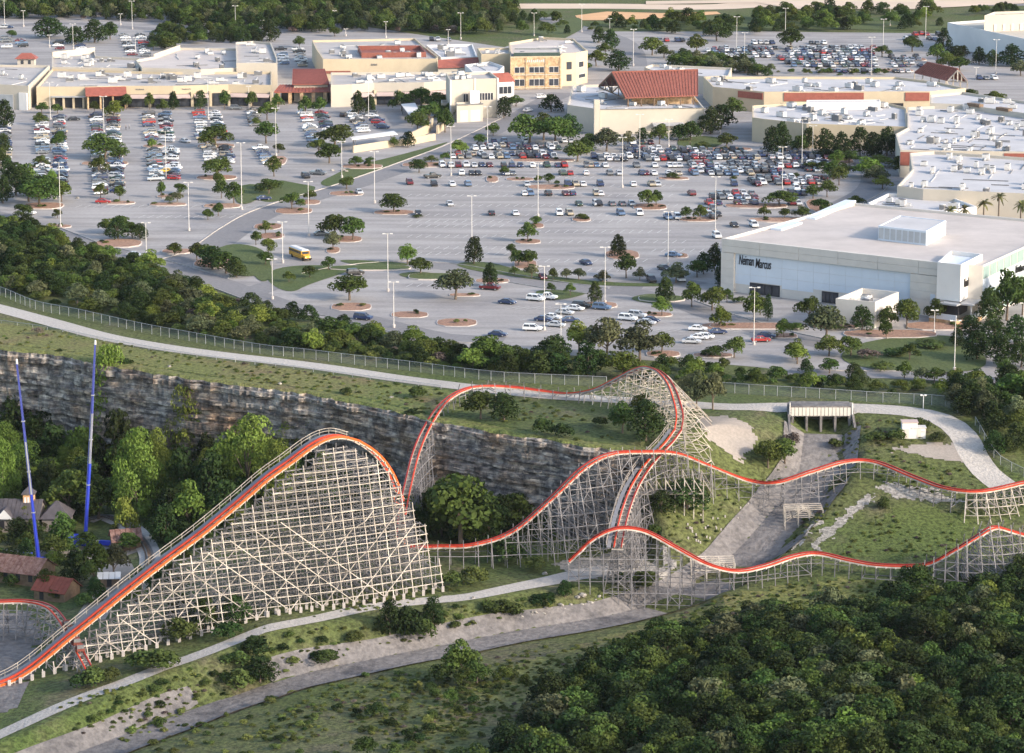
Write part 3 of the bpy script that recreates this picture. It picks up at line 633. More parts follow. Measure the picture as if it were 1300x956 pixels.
B = Bld('department_store', 'cream department store with a sunken roof court behind the red pavilion')
B.block('396,51 527,48.5 540,60 556,72 555,74.5 410,75 401,62', 9.0, wall=M_yellow, roof=M_roof, units=16)
B.wall((410, 75), (555, 74.5), 9.0).letters(7, .42, .475, 6.3, 7.1, M_unitd)
B.block('454,58 534,57.5 541,66 459,67', 10.2, wall=M_red2, roof=M_red2, z0=8, par=1.6)
B.wall((410, 75), (555, 74.5), 9).on('brown_band', .02, .24, 3.2, 4.2, .4, M_red2)
B.block('541,57 600,56 606,72 560,73', 8.4, wall=M_white, roof=M_roofw, units=6)
e0, e1, r0, r1 = G(556, 86, 6.2), G(610, 84, 6.2), G(556, 76, 8.8), G(608, 72.5, 8.8); mb = MB(); mb.hexa([e0 - dz, e1 - dz, r1 - dz, r0 - dz], [e0, e1, r1, r0]); mb.build('red_canopy', M_red, B.t)
mb = MB(); mb.hexa([e0 - Vector((0, -1, 6)), e1 - Vector((0, -1, 6)), e1 + Vector((0, 6, -6)), e0 + Vector((0, 6, -6))], [e0 + Vector((0, 1, -.4)), e1 + Vector((0, 1, -.4)), r1 - dz * 2, r0 - dz * 2]); mb.build('wall', M_cream, B.t)
B = Bld('corner_shop', 'tan stucco corner shop with white balconies beside the stone building')
B.block('606,61 647,60.5 648,68 611,68.5', 12, wall=M_yellow, units=4)
B.block('590,82 622,78 640,84 634,90 600,91', 9.5, wall=M_white, roof=M_roofw, units=1)
B.block('628,100 650,98 652,104 631,105', 9, wall=M_white); B.wall((631, 105), (652, 104), 9)
for z in (.4, 4.6): B.window(.12, .88, z, z + 2.9, 3)
e0, e1, r0, r1 = G(626, 105, 9), G(654, 103, 9), G(625, 93, 12), G(646, 92, 12); mb = MB(); mb.hexa([e0 - dz, e1 - dz, r1 - dz, r0 - dz], [e0, e1, r1, r0]); mb.build('red_canopy', M_red, B.t)
for k in range(4):
    p = e0.lerp(e1, .1 + .27 * k); mb = MB(); mb.cyl((p.x, p.y + .5, 0), (p.x, p.y + .5, 8.7), .35); mb.build('column', M_white, B.t)
# stone two-storey building
B = Bld('stone_building', 'two storey orange stone building with dark paired windows and green clerestory')
B.block('646,54 690,47 728,49 746,64 731,67 714,68 712,71 648,72', 13, wall=M_yellow, roof=M_rooft, units=8)
B.block('652,61.5 711,61.5 711,66.5 652,67', 14.4, wall=M_ggd, roof=M_rooft, z0=11, par=.3, cap=M_cream)
B.wall((648, 72), (712, 71), 13)
B.on('stone_facing', .0, 1.0, 0, 12.6, .18, M_stone, back=-.05)
n_old = B.A.copy(); B.A = B.A + B.n * .18; B.B = B.B + B.n * .18
for z0, z1 in ((6.5, 8.9), (1.3, 4.1)):
    for a, b, k in ((.08, .28, 2), (.37, .67, 3), (.765, .955, 2)): B.window(a, b, z0, z1, k)
    B.on('ledge', .05, .99, z0 - .9, z0 - .6, .35, M_cream)
for q in (.01, .31, .70, .985): B.on('pilaster', q - .012, q + .018, 0, 12.2, .3, M_stone)
B.letters(11, .28, .72, 10.7, 11.8, M_unit)
B.wall((714, 68), (731, 67), 13); B.window(.3, .7, 6.5, 9.6, 1, M_unitd); B.window(.3, .7, 1.8, 4.6, 1, M_unitd)
B.wall((731, 67), (746, 64), 13); B.window(.25, .65, 6.8, 9.2, 1); B.window(.25, .8, 2.5, 4.2, 1)
# big red gable hall
B = Bld('gable_hall', 'cream hall with a white flat roof under one big red pitched roof')
B.block('727,108 800,106 882,122 894,137 762,139 749,137 720,133', 9, wall=M_cream, roof=M_roofw, units=12)
e0, e1, r0, r1 = G(794, 124, 11.5), G(886, 121, 11.5), G(777, 92, 18.5), G(886, 89, 18.5)
o, b0, b1 = gable(B.t, e0, e1, r0, r1, 0, M_red2, 'pitched_roof', ribs=26)
for p, q in ((e0, r0), (b0, r0), (e0, b0), (e0.lerp(b0, .5), r0), (e0.lerp(b0, .25), e0.lerp(r0, .5)), (e0.lerp(b0, .75), b0.lerp(r0, .5)), (e0.lerp(b0, .5), e0.lerp(r0, .5)), (e0.lerp(b0, .5), b0.lerp(r0, .5))):
    mb = MB(); mb.beam(p - dz * 1.5, q - dz * 1.5, .35); mb.build('truss_beam', M_wood, B.t)
for k in range(6):
    p = e0.lerp(e1, .04 + .18 * k); mb = MB(); mb.box((p.x, p.y + .8, 7.6), (.5, .5, 3.7)); mb.build('post', M_wood, B.t)
c_ = (e0 + e1 + b0 + b1) / 4; mb = MB(); mb.box((c_.x + 2, c_.y, 7.5), ((e1.x - e0.x) * .82, (b0.y - e0.y) * .7, 4)); mb.build('clerestory', M_stone, B.t)
B.wall((762, 139), (894, 137), 9); B.on('dark_cornice', .0, 1.0, 9.0, 9.15, .3, M_unitd); B.on('green_awning', .5, .8, 3.6, 4.0, 3, M_metal, slope=.5)
B.on('chimney', -.06, -.005, 0, 12.5, .8, M_cream, back=-1.5)
for k in range(2): B.on('window', .02 + .04 * k, .05 + .04 * k, .8, 2.6, .08, M_unitd)
# right-hand strips
B = Bld('shop_terrace', 'white roofed shop terrace with red and yellow facade bands')
B.block('893,97.5 970,97 1137,97.5 1190,104 1226,112 1181,116 970,116.5 905,110', 8, wall=M_yellow, roof=M_roofw, units=20)
B.wall((970, 116.5), (1181, 116), 8)
for a, b in ((.12, .60), (.85, .995)): B.on('red_band', a, b, 4.5, 7.6, .3, M_red)
B.on('storefront', .1, .84, .2, 3.6, .1, M_dark); B.wall((905, 110), (970, 116.5), 8).on('red_band', .5, .98, 5, 7.4, .3, M_red)
B.block('818,85 828,81.5 929,86 925,96 895,97 832,91', 7, wall=M_cream, roof=M_roofw, units=4)
B = Bld('shop_terrace', 'flat white roofed shop terrace with a plain yellow rear wall behind the dark tree row')
B.block('955,134 1024,129.5 1118,128.5 1150,136 1152,161 1024,157 970,151 955,149', 8.5, wall=M_yellow, roof=M_roofw, units=22)
B.block('1024,127 1117,126.5 1118,129 1024,130', 10.4, wall=M_white, roof=M_roofw, z0=7, par=.3)
B = Bld('car_deck', 'cream parapet deck with dark slots and planters on top', 'building')
ps = B.block('1181,120 1222,116.5 1330,133 1330,148 1224,132.5 1181,131', 10, wall=M_cream, roof=M_roofw, units=4)
B.wall((1224, 132.5), (1330, 148), 10)
for a, b in ((.03, .22), (.38, .56), (.7, .9)): B.on('dark_slot', a, b, 5.2, 6.9, .06, M_dark)
for a, b in ((.05, .2), (.4, .55), (.75, .85)): B.on('planter', a, b, 9.7, 10.8, .6, M_wood, back=-1.5)
B = Bld('shop_block', 'broad white roofed shop block crowded with roof machinery')
B.block('1152,136 1222,133 1330,150 1330,193 1185,191 1143,190.5 1137,170 1152,162', 9, wall=M_cream, roof=M_roofw, units=40)
B.wall((1143, 190.5), (1185, 191), 9).on('red_wall', .0, 1, 4, 8.4, .2, M_red); B.wall((1185, 191), (1330, 193), 9).on('red_wall', .62, .9, 5, 8.4, .2, M_red)
B = Bld('shop_block', 'white roofed shop block between the machinery roof and the big store')
B.block('1155,194 1186,192 1330,202 1330,247 1240,243 1172,240 1139,236 1158,215', 9.5, wall=M_cream, roof=M_roofw, units=22)
B.block('1102,257.5 1128,245 1205,249 1240,262 1200,268 1110,263', 7, wall=M_white, roof=M_roofw, units=5)
B = Bld('warehouse_store', 'plain white warehouse store with a raised cream upper block', 'building')
B.block('1203,28.5 1252,25 1345,26 1345,57 1300,49', 10.5, wall=M_white, roof=M_cream, units=0)
B.block('1250,19.5 1262,15 1350,12 1350,16.5', 16.5, wall=M_cream, roof=M_cream, z0=8)
B.wall((1250, 19.5), (1350, 16.5), 16.5)
for k in range(8): B.on('gablet', .12 + .11 * k, .15 + .11 * k, 9.5, 12.5, .3, M_lime)
# timber pavilion with red roof
e0, e1, r0, r1 = G(1161, 92, 5), G(1203, 102, 5), G(1177, 79.5, 9.5), G(1216, 88, 9.5); t = thing('timber_pavilion', 'open timber pavilion with a brown red pitched roof beside the far cars', 'pavilion', (e0.x, e0.y, 0))
o, b0, b1 = gable(t, e0, e1, r0, r1, 0, M_red2, ribs=16)
for p, q in ((e1, r1), (b1, r1), (e1, b1), (e1.lerp(b1, .5), r1), (e1.lerp(b1, .3), e1.lerp(r1, .6)), (e1.lerp(b1, .7), b1.lerp(r1, .6))):
    mb = MB(); mb.beam(p - dz, q - dz, .45); mb.build('truss_beam', M_timber, t)
for p, q in ((e0, e1), (b0, b1)):
    for k in range(5):
        x = p.lerp(q, k / 4); mb = MB(); mb.beam((x.x, x.y, 0), (x.x, x.y, 4.8), .5); mb.build('post', M_timber, t)
# red kiosk
c = G(34, 83, 0); t = thing('kiosk', 'small cream kiosk with a red hipped roof by the back car park', 'kiosk', c)
mb = MB(); mb.box((c.x, c.y, 0), (7, 5, 3)); mb.build('wall', M_cream, t)
mb = MB(); mb.hexa([(c.x - 4.6, c.y - 3.4, 3), (c.x + 4.6, c.y - 3.4, 3), (c.x + 4.6, c.y + 3.4, 3), (c.x - 4.6, c.y + 3.4, 3)], [(c.x - 2, c.y - .1, 5.2), (c.x + 2, c.y - .1, 5.2), (c.x + 2, c.y + .1, 5.2), (c.x - 2, c.y + .1, 5.2)]); mb.build('roof', M_red, t)
for k in range(2):
    mb = MB(); mb.box((c.x - 1.5 + 3 * k, c.y - 2.5, .8), (1.2, .15, 1.6)); mb.build('window', M_glass, t)
# ---- big white store with the script sign
B = Bld('big_store', 'big white windowless store with black script lettering and a skylight box')
NH = 14.2
B.block('918,302.5 1084,257.5 1365,284 1248,337 1220,336', NH, wall=M_lime, roof=M_rooft, par=.7, cap=M_lime)
B.wall((918, 302.5), (1220, 336), NH)
ncol = 11; ta, tb = .055, .80
for k in range(ncol):
    for j in range(3):
        a = ta + (tb - ta) * k / ncol; b = ta + (tb - ta) * (k + 1) / ncol; z0 = 2.4 + 2.75 * j
        if j == 0 and k in (1, 2, 5, 6, 7): z0 += .9
        B.on('wall_panel', a + .0004, b - .0004, z0, 2.4 + 2.75 * (j + 1) - .05, .05, M_bluep)
for k in range(6):
    a, b = k / 6, (k + 1) / 6
    B.on('fascia_panel', a + .0006, b - .0006, 10.7, 12.4, .75, M_lime); B.on('fascia_panel', a + .0006, b - .0006, 12.45, 14.25, .75, M_lime)
for z in range(5): B.on('end_panel', -.002, .054, z * 2.12, z * 2.12 + 2.08, .7, M_lime); B.on('end_panel', .801, .999, z * 2.12, z * 2.12 + 2.08, .7, M_lime)
for a, b in ((.12, .25), (.43, .50)):
    B.on('shopfront', a, b, .1, 3.1, .10, M_dark)
    for k in range(4): B.on('display_window', a + (b - a) * (k / 4 + .03), a + (b - a) * (k / 4 + .22), .4, 2.6, .16, M_glass)
B.on('base_band', .26, .425, .0, 2.3, .12, M_lime); B.on('door', .885, .905, 3.2, 5.8, .78, M_bluep)
def sign(txt, t0, t1, z, hgt, out, shear=.2):
    """lettering fitted between t0 and t1 of the current wall, capitals hgt metres high"""
    f = bpy.data.curves.new('sign_text', 'FONT'); f.body = txt; f.size = 1; f.extrude = .02; f.shear = shear; f.offset = .006; f.space_character = .95; f.resolution_u = 4
    o = bpy.data.objects.new('tmp_text', f); COL.objects.link(o); dg = bpy.context.evaluated_depsgraph_get()
    me = bpy.data.meshes.new_from_object(o.evaluated_get(dg)); bpy.data.objects.remove(o); bpy.data.curves.remove(f)
    xs = [q.co.x for q in me.vertices]; x0, x1 = min(xs), max(xs); kx = (t1 - t0) * B.L / (x1 - x0); kz = hgt / .72; base = B.A + B.d * B.L * t0 + B.n * out; off = B.t.location
    if B.d.x < 0: base = B.A + B.d * B.L * t0 + B.n * out
    for vx in me.vertices:
        x, y, e = vx.co; q = base + B.d * (x - x0) * kx + B.n * e * 3; vx.co = (q.x - off.x, q.y - off.y, z + y * kz - off.z)
    me.materials.clear(); me.materials.append(M_black)
    s = bpy.data.objects.new('sign_lettering', me); COL.objects.link(s); s.parent = B.t; s['label'] = 'black script store name on the pale wall'; return s
sign('Neiman', .072, .137, 7.7, 2.7, .14); sign('Marcus', .144, .212, 7.3, 2.6, .14)
# skylight
M_sky = mat('hazy_glazing', (.40, .42, .43), rough=.3, var=.08)
B.block('1115,286.5 1142,273.5 1201,280 1176,293.5', NH + 3.2, wall=M_bluep, roof=M_roofw, z0=NH - .8, par=.15)
for pa, pb, nn in (((1115, 286.5), (1176, 293.5), 8), ((1176, 293.5), (1201, 280), 6)):
    B.wall(pa, pb, NH + 3.2)
    for k in range(nn): B.on('pane', k / nn + .01, (k + 1) / nn - .01, NH - .2, NH + 2.7, .05, M_sky if nn == 8 else M_bluep)
# corner block with second sign, canopy and balcony
B.block('1190,332.7 1207,318 1247.5,322.5 1220,336.2', 15.2, wall=M_white, roof=M_bluep, z0=5.6, par=1.1)
B.wall((1220, 336.2), (1247.5, 322.5), 15.2); sign('Neiman', .14, .34, 8.9, 2.4, .14); sign('Marcus', .33, .52, 8.9, 2.2, .14)
B.on('canopy', -.05, 1.05, 5.0, 5.4, 4, M_metal); B.on('dark_recess', 0, 1, 2.2, 4.9, .05, M_dark); B.on('glass_balustrade', -.05, 1.0, 1.2, 2.6, 3.6, M_bluep, back=3.4); B.on('stone_base', -.05, 1.0, -.2, 1.2, 3.6, M_stone)
for k in range(4): B.on('column', -.03 + .33 * k, .0 + .33 * k, 1.2, 5.0, 3.3, M_metal, back=3.0)
B.wall((1190, 332.7), (1220, 336.2), 15.2); B.on('canopy', -.05, 1.1, 5.0, 5.4, 3, M_metal); B.on('dark_recess', 0, 1, 2.2, 4.9, .85, M_dark); B.on('glass_balustrade', -.05, 1.1, 1.2, 2.6, 3.1, M_bluep, back=2.9); B.on('stone_base', -.05, 1.1, -.2, 1.2, 3.1, M_stone)
for k in range(4): B.on('table', .1 + .22 * k, .2 + .22 * k, 1.4, 2.1, 2.0, M_white, back=1.4)
# glass wall on the sunny side
B.wall((1248, 337), (1365, 284), NH)
for k in range(14):
    for j in range(4):
        if j == 2: continue
        B.on('pane', k / 14 + .004, (k + 1) / 14 - .004, .6 + 3.35 * j, .6 + 3.35 * (j + 1) - .25, .1, M_ggl)
    B.on('spandrel', k / 14 + .002, (k + 1) / 14 - .002, 7.3, 10.5, .16, M_bluep)
sign('Neiman', .33, .385, 8.2, 2.3, .24); sign('Marcus', .38, .435, 8.0, 2.1, .24)
# roof edge ledges and entrance annex
for a, b in (((985, 293), (1012, 284)), ((1028, 279), (1080, 256.5))):
    p, q = G(*a, 13.4), G(*b, 13.4); mb = MB(); mb.beam(p, q, 3.2, 1.2); mb.build('white_ledge', M_bluep, B.t)
B.block('1061,379 1094,365.5 1141,370.5 1111,383.5', 6.8, wall=M_lime, roof=M_lime, par=2.2, units=3)
B.wall((1061, 379), (1111, 383.5), 6.8); B.on('door', .42, .5, 0, 2.4, .06, M_unitd)
# shade canopies, retaining walls
for q0, q1, r0_, r1_, lab in (((509, 132), (523, 150), (527, 130.5), (535, 146), 'white curved shade canopy by the cream terrace steps'), ((447, 177), (505, 170), (444, 174), (500, 166), 'long white shade canopy over parked cars by the retaining wall')):
    P = [G(*q, 3.6) for q in (q0, q1, r1_, r0_)]; c = (P[0] + P[2]) / 2; t = thing('shade_canopy', lab, 'canopy', (c.x, c.y, 0)); mb = MB(); P = [Vector(p) for p in ccw([tuple(p) for p in P])]
    mb.hexa([p - Vector((0, 0, .25)) for p in P], P); mb.build('roof', M_white, t)
    for p in P:
        p = p.lerp(c + Vector((0, 0, 3.6)), .15); mb = MB(); mb.beam((p.x, p.y, 0), (p.x, p.y, 3.4), .3); mb.build('post', M_unitd, t)
for s, hh, lab in (('448,194 500,186 520,184 552,178', 2.4, 'low cream retaining wall beside the climbing drive'), ('520,180 545,168 549,160', 3.0, 'stepped cream retaining wall between the trees'), ('555,170 564,164 565,158', 3.0, 'short cream retaining wall by the loading annex')):
    P = [G(u, v) for u, v in pts(s)]; mb = MB()
    for a, b in zip(P, P[1:]): mb.beam(a + Vector((0, 0, hh / 2)), b + Vector((0, 0, hh / 2)), .7, hh)
    tag(mb.build('retaining_wall', M_yellow, loc=tuple(P[0])), lab, 'wall')
# ================================================================== cars
PAINT = {}
for nm, c, wt in (('white', (.74, .74, .73), 21), ('silver', (.46, .47, .48), 15), ('grey', (.15, .16, .17), 17), ('black', (.02, .02, .023), 22), ('navy blue', (.025, .04, .10), 14), ('steel blue', (.10, .16, .26), 6), ('red', (.32, .022, .018), 6), ('tan', (.36, .31, .23), 6), ('dark green', (.03, .06, .04), 3), ('yellow', (.70, .42, .03), 0), ('maroon', (.12, .015, .02), 3)):
    PAINT[nm] = (mat('paint_' + nm.replace(' ', '_'), c, rough=.28, var=.02, spec=.5), wt)
M_lamp = mat('head_lamp', (.75, .75, .72), rough=.2, var=.05); M_tail = mat('tail_lamp', (.45, .02, .02), rough=.3, var=.05); M_alloy = mat('alloy_rim', (.5, .5, .5), rough=.3, metal=.6, var=.1)
KIND = {  # length, width, wheel x, body outline (x, z), cabin lower x0 x1, upper x0 x1, roof z, belt z
 'sedan': (4.75, 1.82, 1.42, [(-2.35, .38), (2.33, .36), (2.38, .62), (2.2, .78), (1.05, .93), (-1.55, .96), (-2.3, .9), (-2.38, .6)], -1.75, 1.15, -1.05, .35, 1.46, .93),
 'SUV': (4.85, 1.95, 1.45, [(-2.4, .45), (2.38, .42), (2.42, .75), (2.3, .98), (1.2, 1.1), (-2.35, 1.12), (-2.42, .7)], -2.33, 1.3, -2.1, .5, 1.78, 1.1),
 'pickup': (5.6, 1.98, 1.75, [(-2.8, .5), (2.78, .48), (2.82, .8), (2.7, 1.05), (1.4, 1.15), (-2.78, 1.12), (-2.82, .7)], -.75, 1.45, -.55, .7, 1.86, 1.13),
 'hatchback': (4.2, 1.78, 1.28, [(-2.05, .38), (2.08, .36), (2.12, .62), (1.95, .82), (1.05, .96), (-1.95, 1.0), (-2.1, .6)], -1.98, 1.2, -1.6, .4, 1.5, .96)}
def car_bits(k):
    L, W, wx, prof, a0, a1, b0, b1, zr, zb = KIND[k]; hw = W / 2; body, glass = MB(), MB()
    n = len(prof); ring = lambda y, s: [(x * (1 - .015 * s), y, z) for x, z in prof]
    cols = [ring(-hw * .93, 1), ring(-hw, 0), ring(hw, 0), ring(hw * .93, 1)]
    cols[0] = [(x, y, .3 + (z - .3) * 1.0) for x, y, z in cols[0]]
    A = [(x, -hw, min(z, zb * .72)) for x, z in prof]; 
    k0 = len(body.v)
    for y in (-hw, hw):
        body.v += [(x, y * (.94 if z > zb * .75 else 1), z) for x, z in prof]
    body.f += [tuple(range(n))[::1], tuple(range(2 * n - 1, n - 1, -1))]; body.m += [0, 0]
    for i in range(n):
        j = (i + 1) % n; body.f.append((i, i + n, j + n, j)); body.m.append(0)
    # cabin: glass sides with painted roof and pillars
    wl, wu = hw * .9, hw * .74
    lo = [(a0, -wl, zb - .03), (a1, -wl, zb - .03), (a1, wl, zb - .03), (a0, wl, zb - .03)]; hi = [(b0, -wu, zr - .06), (b1, -wu, zr - .06), (b1, wu, zr - .06), (b0, wu, zr - .06)]
    glass.hexa(lo, hi)
    body.hexa([(b0 - .06, -wu - .03, zr - .08), (b1 + .06, -wu - .03, zr - .08), (b1 + .06, wu + .03, zr - .08), (b0 - .06, wu + .03, zr - .08)], [(b0 + .1, -wu + .1, zr), (b1 - .15, -wu + .1, zr), (b1 - .15, wu - .1, zr), (b0 + .1, wu - .1, zr)])
    for sy in (-1, 1):
        for t in (0, .5, 1):
            p = Vector((a0 + (a1 - a0) * t, sy * wl, zb)); q = Vector((b0 + (b1 - b0) * t, sy * wu, zr - .05)); body.beam(p * 1.0, q, .09)
        body.box((L / 2 - .12, sy * hw * .68, .62), (.16, .38, .16), mi=1); body.box((-L / 2 + .1, sy * hw * .72, .68 if k != 'pickup' else .8), (.14, .28, .2), mi=2)
        body.box((a1 - .35, sy * (hw + .08), zb + .02), (.14, .18, .14))
    if k == 'pickup': glass.box((-1.85, 0, 1.10), (1.75, W * .82, .035))
    body.box((0, 0, .28), (L * .92, W * .9, .14), mi=3)
    whl = MB()
    whl.cyl((0, -.11, 0), (0, .11, 0), .34, n=12); whl.cyl((0, -.12, 0), (0, .12, 0), .2, n=10, mi=1)
    return body, glass, whl, wx, hw
CARBITS = {k: car_bits(k) for k in KIND}
def join_car(k):
    body, glass, whl, wx, hw = CARBITS[k]; o = MB(); o.v = list(body.v); o.f = list(body.f); o.m = list(body.m)
    b = len(o.v); o.v += glass.v; o.f += [tuple(i + b for i in f) for f in glass.f]; o.m += [4] * len(glass.f)
    for sx in (-1, 1):
        for sy in (-1, 1):
            b = len(o.v); o.v += [(x + sx * wx, y + sy * (hw - .12), z + .34) for x, y, z in whl.v]; o.f += [tuple(i + b for i in f) for f in whl.f]; o.m += [3 if q == 0 else 5 for q in whl.m]
    return o
JOIN = {k: join_car(k) for k in KIND}
WH = {}
_me = {}
def cmesh(k, col, what):
    key = (k, col, what)
    if key not in _me:
        slots = [PAINT[col][0], M_lamp, M_tail, M_tyre, M_glass, M_alloy]
        if what == 'all': _me[key] = JOIN[k].mesh(f'{k}_{col}', slots)
        elif what == 'body': _me[key] = CARBITS[k][0].mesh(f'{k}_body', slots)
        elif what == 'glass': _me[key] = CARBITS[k][1].mesh(f'{k}_glass', M_glass)
        else: _me[key] = CARBITS[k][2].mesh(f'{k}_wheel', [M_tyre, M_alloy])
    return _me[key]
crng = random.Random(5); CW = [(n, w_[1]) for n, w_ in PAINT.items()]
def rcol(): return crng.choices([c for c, _ in CW], [w_ for _, w_ in CW])[0]
def rkind(): return crng.choices(['sedan', 'SUV', 'pickup', 'hatchback'], [45, 33, 12, 10])[0]
CARS = []          # u, v, heading deg, kind, colour, place
def row(v, us, place, hd=278, dbl=False, fill=.9, jit=.5):
    """us: single positions or (u0, u1) runs"""
    for u in us:
        if isinstance(u, tuple):
            sp = 2.62 * ppm(G((u[0] + u[1]) / 2, v)); k = u[0]
            while k <= u[1]:
                if crng.random() < fill: CARS.append((k + crng.uniform(-.6, .6), v + crng.uniform(-jit, jit), hd + crng.choice((0, 0, 180)) + crng.uniform(-4, 4), rkind(), rcol(), place))
                if dbl and crng.random() < fill: CARS.append((k - 3.6, v - 3.4, hd + 180 * crng.choice((0, 1)), rkind(), rcol(), place))
                k += sp
        else: CARS.append((u, v, hd + crng.choice((0, 0, 180)) + crng.uniform(-4, 4), rkind(), rcol(), place))
P1 = 'in the packed rows below the red gabled hall'; P2 = 'in the half empty middle rows of the main car park'; P3 = 'in the crowded rows behind the big white store'
row(181, [627, 640, 667, 716, 725], P1); row(183, [803, 815, 826], P1); row(190, [(603, 710)], P1, dbl=True); row(194, [(800, 880)], P1, dbl=True); row(201, [(575, 708), 754], P1, dbl=True); row(204, [(763, 880)], P1, dbl=True)
row(212, [(562, 625), (640, 664), 676, 694, 708, 716, 745, 750, 757, 768, 808, 831, 850, 856, 862], P2); row(222, [586, 599, 607, 640, 643, 651, 714, 724, 744, 774, 786, 815, 820, 830, 849, 861], P2)
row(236, [551, 574, 594, 669, 721, 730, 740, 762, 804, 827, 835], P2); row(248, [666, 673, 696, 718, 727, 757, 762, 878], P2); row(261, [571, 735, 757, 760, 777, 790, 802], P2); row(273, [531, 624, 654, 710, 723, 788, 812], P2); row(278, [860, 848, 905], P2)
row(193, [(882, 945), (970, 1010)], P3); row(202, [(882, 1062)], P3, dbl=True); row(213, [(880, 1060)], P3, dbl=True); row(222.6, [(882, 1000)], P3, dbl=True, fill=.8); row(234, [(957, 1044)], P3, dbl=True); row(236, [932, 962], P3)
row(218, [(885, 1045)], P3, fill=.6); row(229, [(945, 1045)], P3, fill=.7); row(253, [(905, 962)], P3, fill=.7); row(267, [(895, 930)], P3, fill=.6); row(198, [(765, 1060)], P3, fill=.5); row(241, [(1000, 1040)], P3); row(228, [(1005, 1050)], P3); row(208, [(900, 1060)], P3, fill=.5); row(247.5, [(912, 960), 1005, 1013, 1020], P3); row(260, [900, 912, 936, 944, 957, 1005, 1013], P3, dbl=False); row(275, [(900, 940)], P3, fill=.85); row(288, [932, 957], P3)
# side-on columns of the striped rows
def col(us, v0, v1, u0, u1, place, hd, sp=3.1, fill=.96):
    v = v0
    while v < v1:
        if crng.random() < fill: CARS.append((u0 + (u1 - u0) * (v - v0) / max(1, v1 - v0) + crng.uniform(-1, 1), v, hd + crng.choice((0, 180)) + crng.uniform(-5, 5), rkind(), rcol(), place))
        v += sp + crng.uniform(-.5, .5)
PL = ['in the side-on column beside the dark tree belt', 'in the side-on column below the grey shop bay', 'in the side-on column below the small red canopy', 'in the broad side-on column of the cream terrace', 'in the short side-on column near the climbing drive']
col(0, 160, 215, 6, 6, PL[0], 12); col(0, 152, 240, 53, 55, PL[1], 12); col(0, 150, 240, 75, 77, PL[1], -12); col(0, 148, 248, 122, 127, PL[2], 14); col(0, 149, 246, 143, 150, PL[2], -14)
col(0, 147, 181, 188, 192, PL[3], 16); col(0, 147, 181, 209, 213, PL[3], -16); col(0, 192, 232, 195, 199, PL[3], 16); col(0, 192, 230, 217, 221, PL[3], -16)
col(0, 145, 180, 252, 258, PL[4], 16); col(0, 145, 180, 273, 280, PL[4], -16); col(0, 189, 207, 265, 268, PL[4], 16); col(0, 189, 209, 286, 290, PL[4], -16)
PE = 'in the walled lot under the cream terrace'
col(0, 142, 162, 320, 325, PE, 20); col(0, 190, 210, 330, 342, PE, 16); col(0, 145, 180, 387, 398, PE, 18); col(0, 145, 170, 408, 418, PE, -14); col(0, 146, 168, 447, 462, PE, 18); col(0, 146, 166, 470, 488, PE, -14)
for u, v, h, k, c in ((300, 139, 0, 'SUV', 'grey'), (94, 153, 8, 'sedan', 'black'), (235, 181, -50, 'sedan', 'silver'), (131, 258, 0, 'sedan', 'red'), (436, 148, 80, 'SUV', 'black'), (212, 219, 12, 'sedan', 'yellow')): CARS.append((u, v, h, k, c, 'driving through the striped rows' if k != 'sedan' or c != 'yellow' else PL[3]))
NEAR = 'in the small lot behind the coaster'
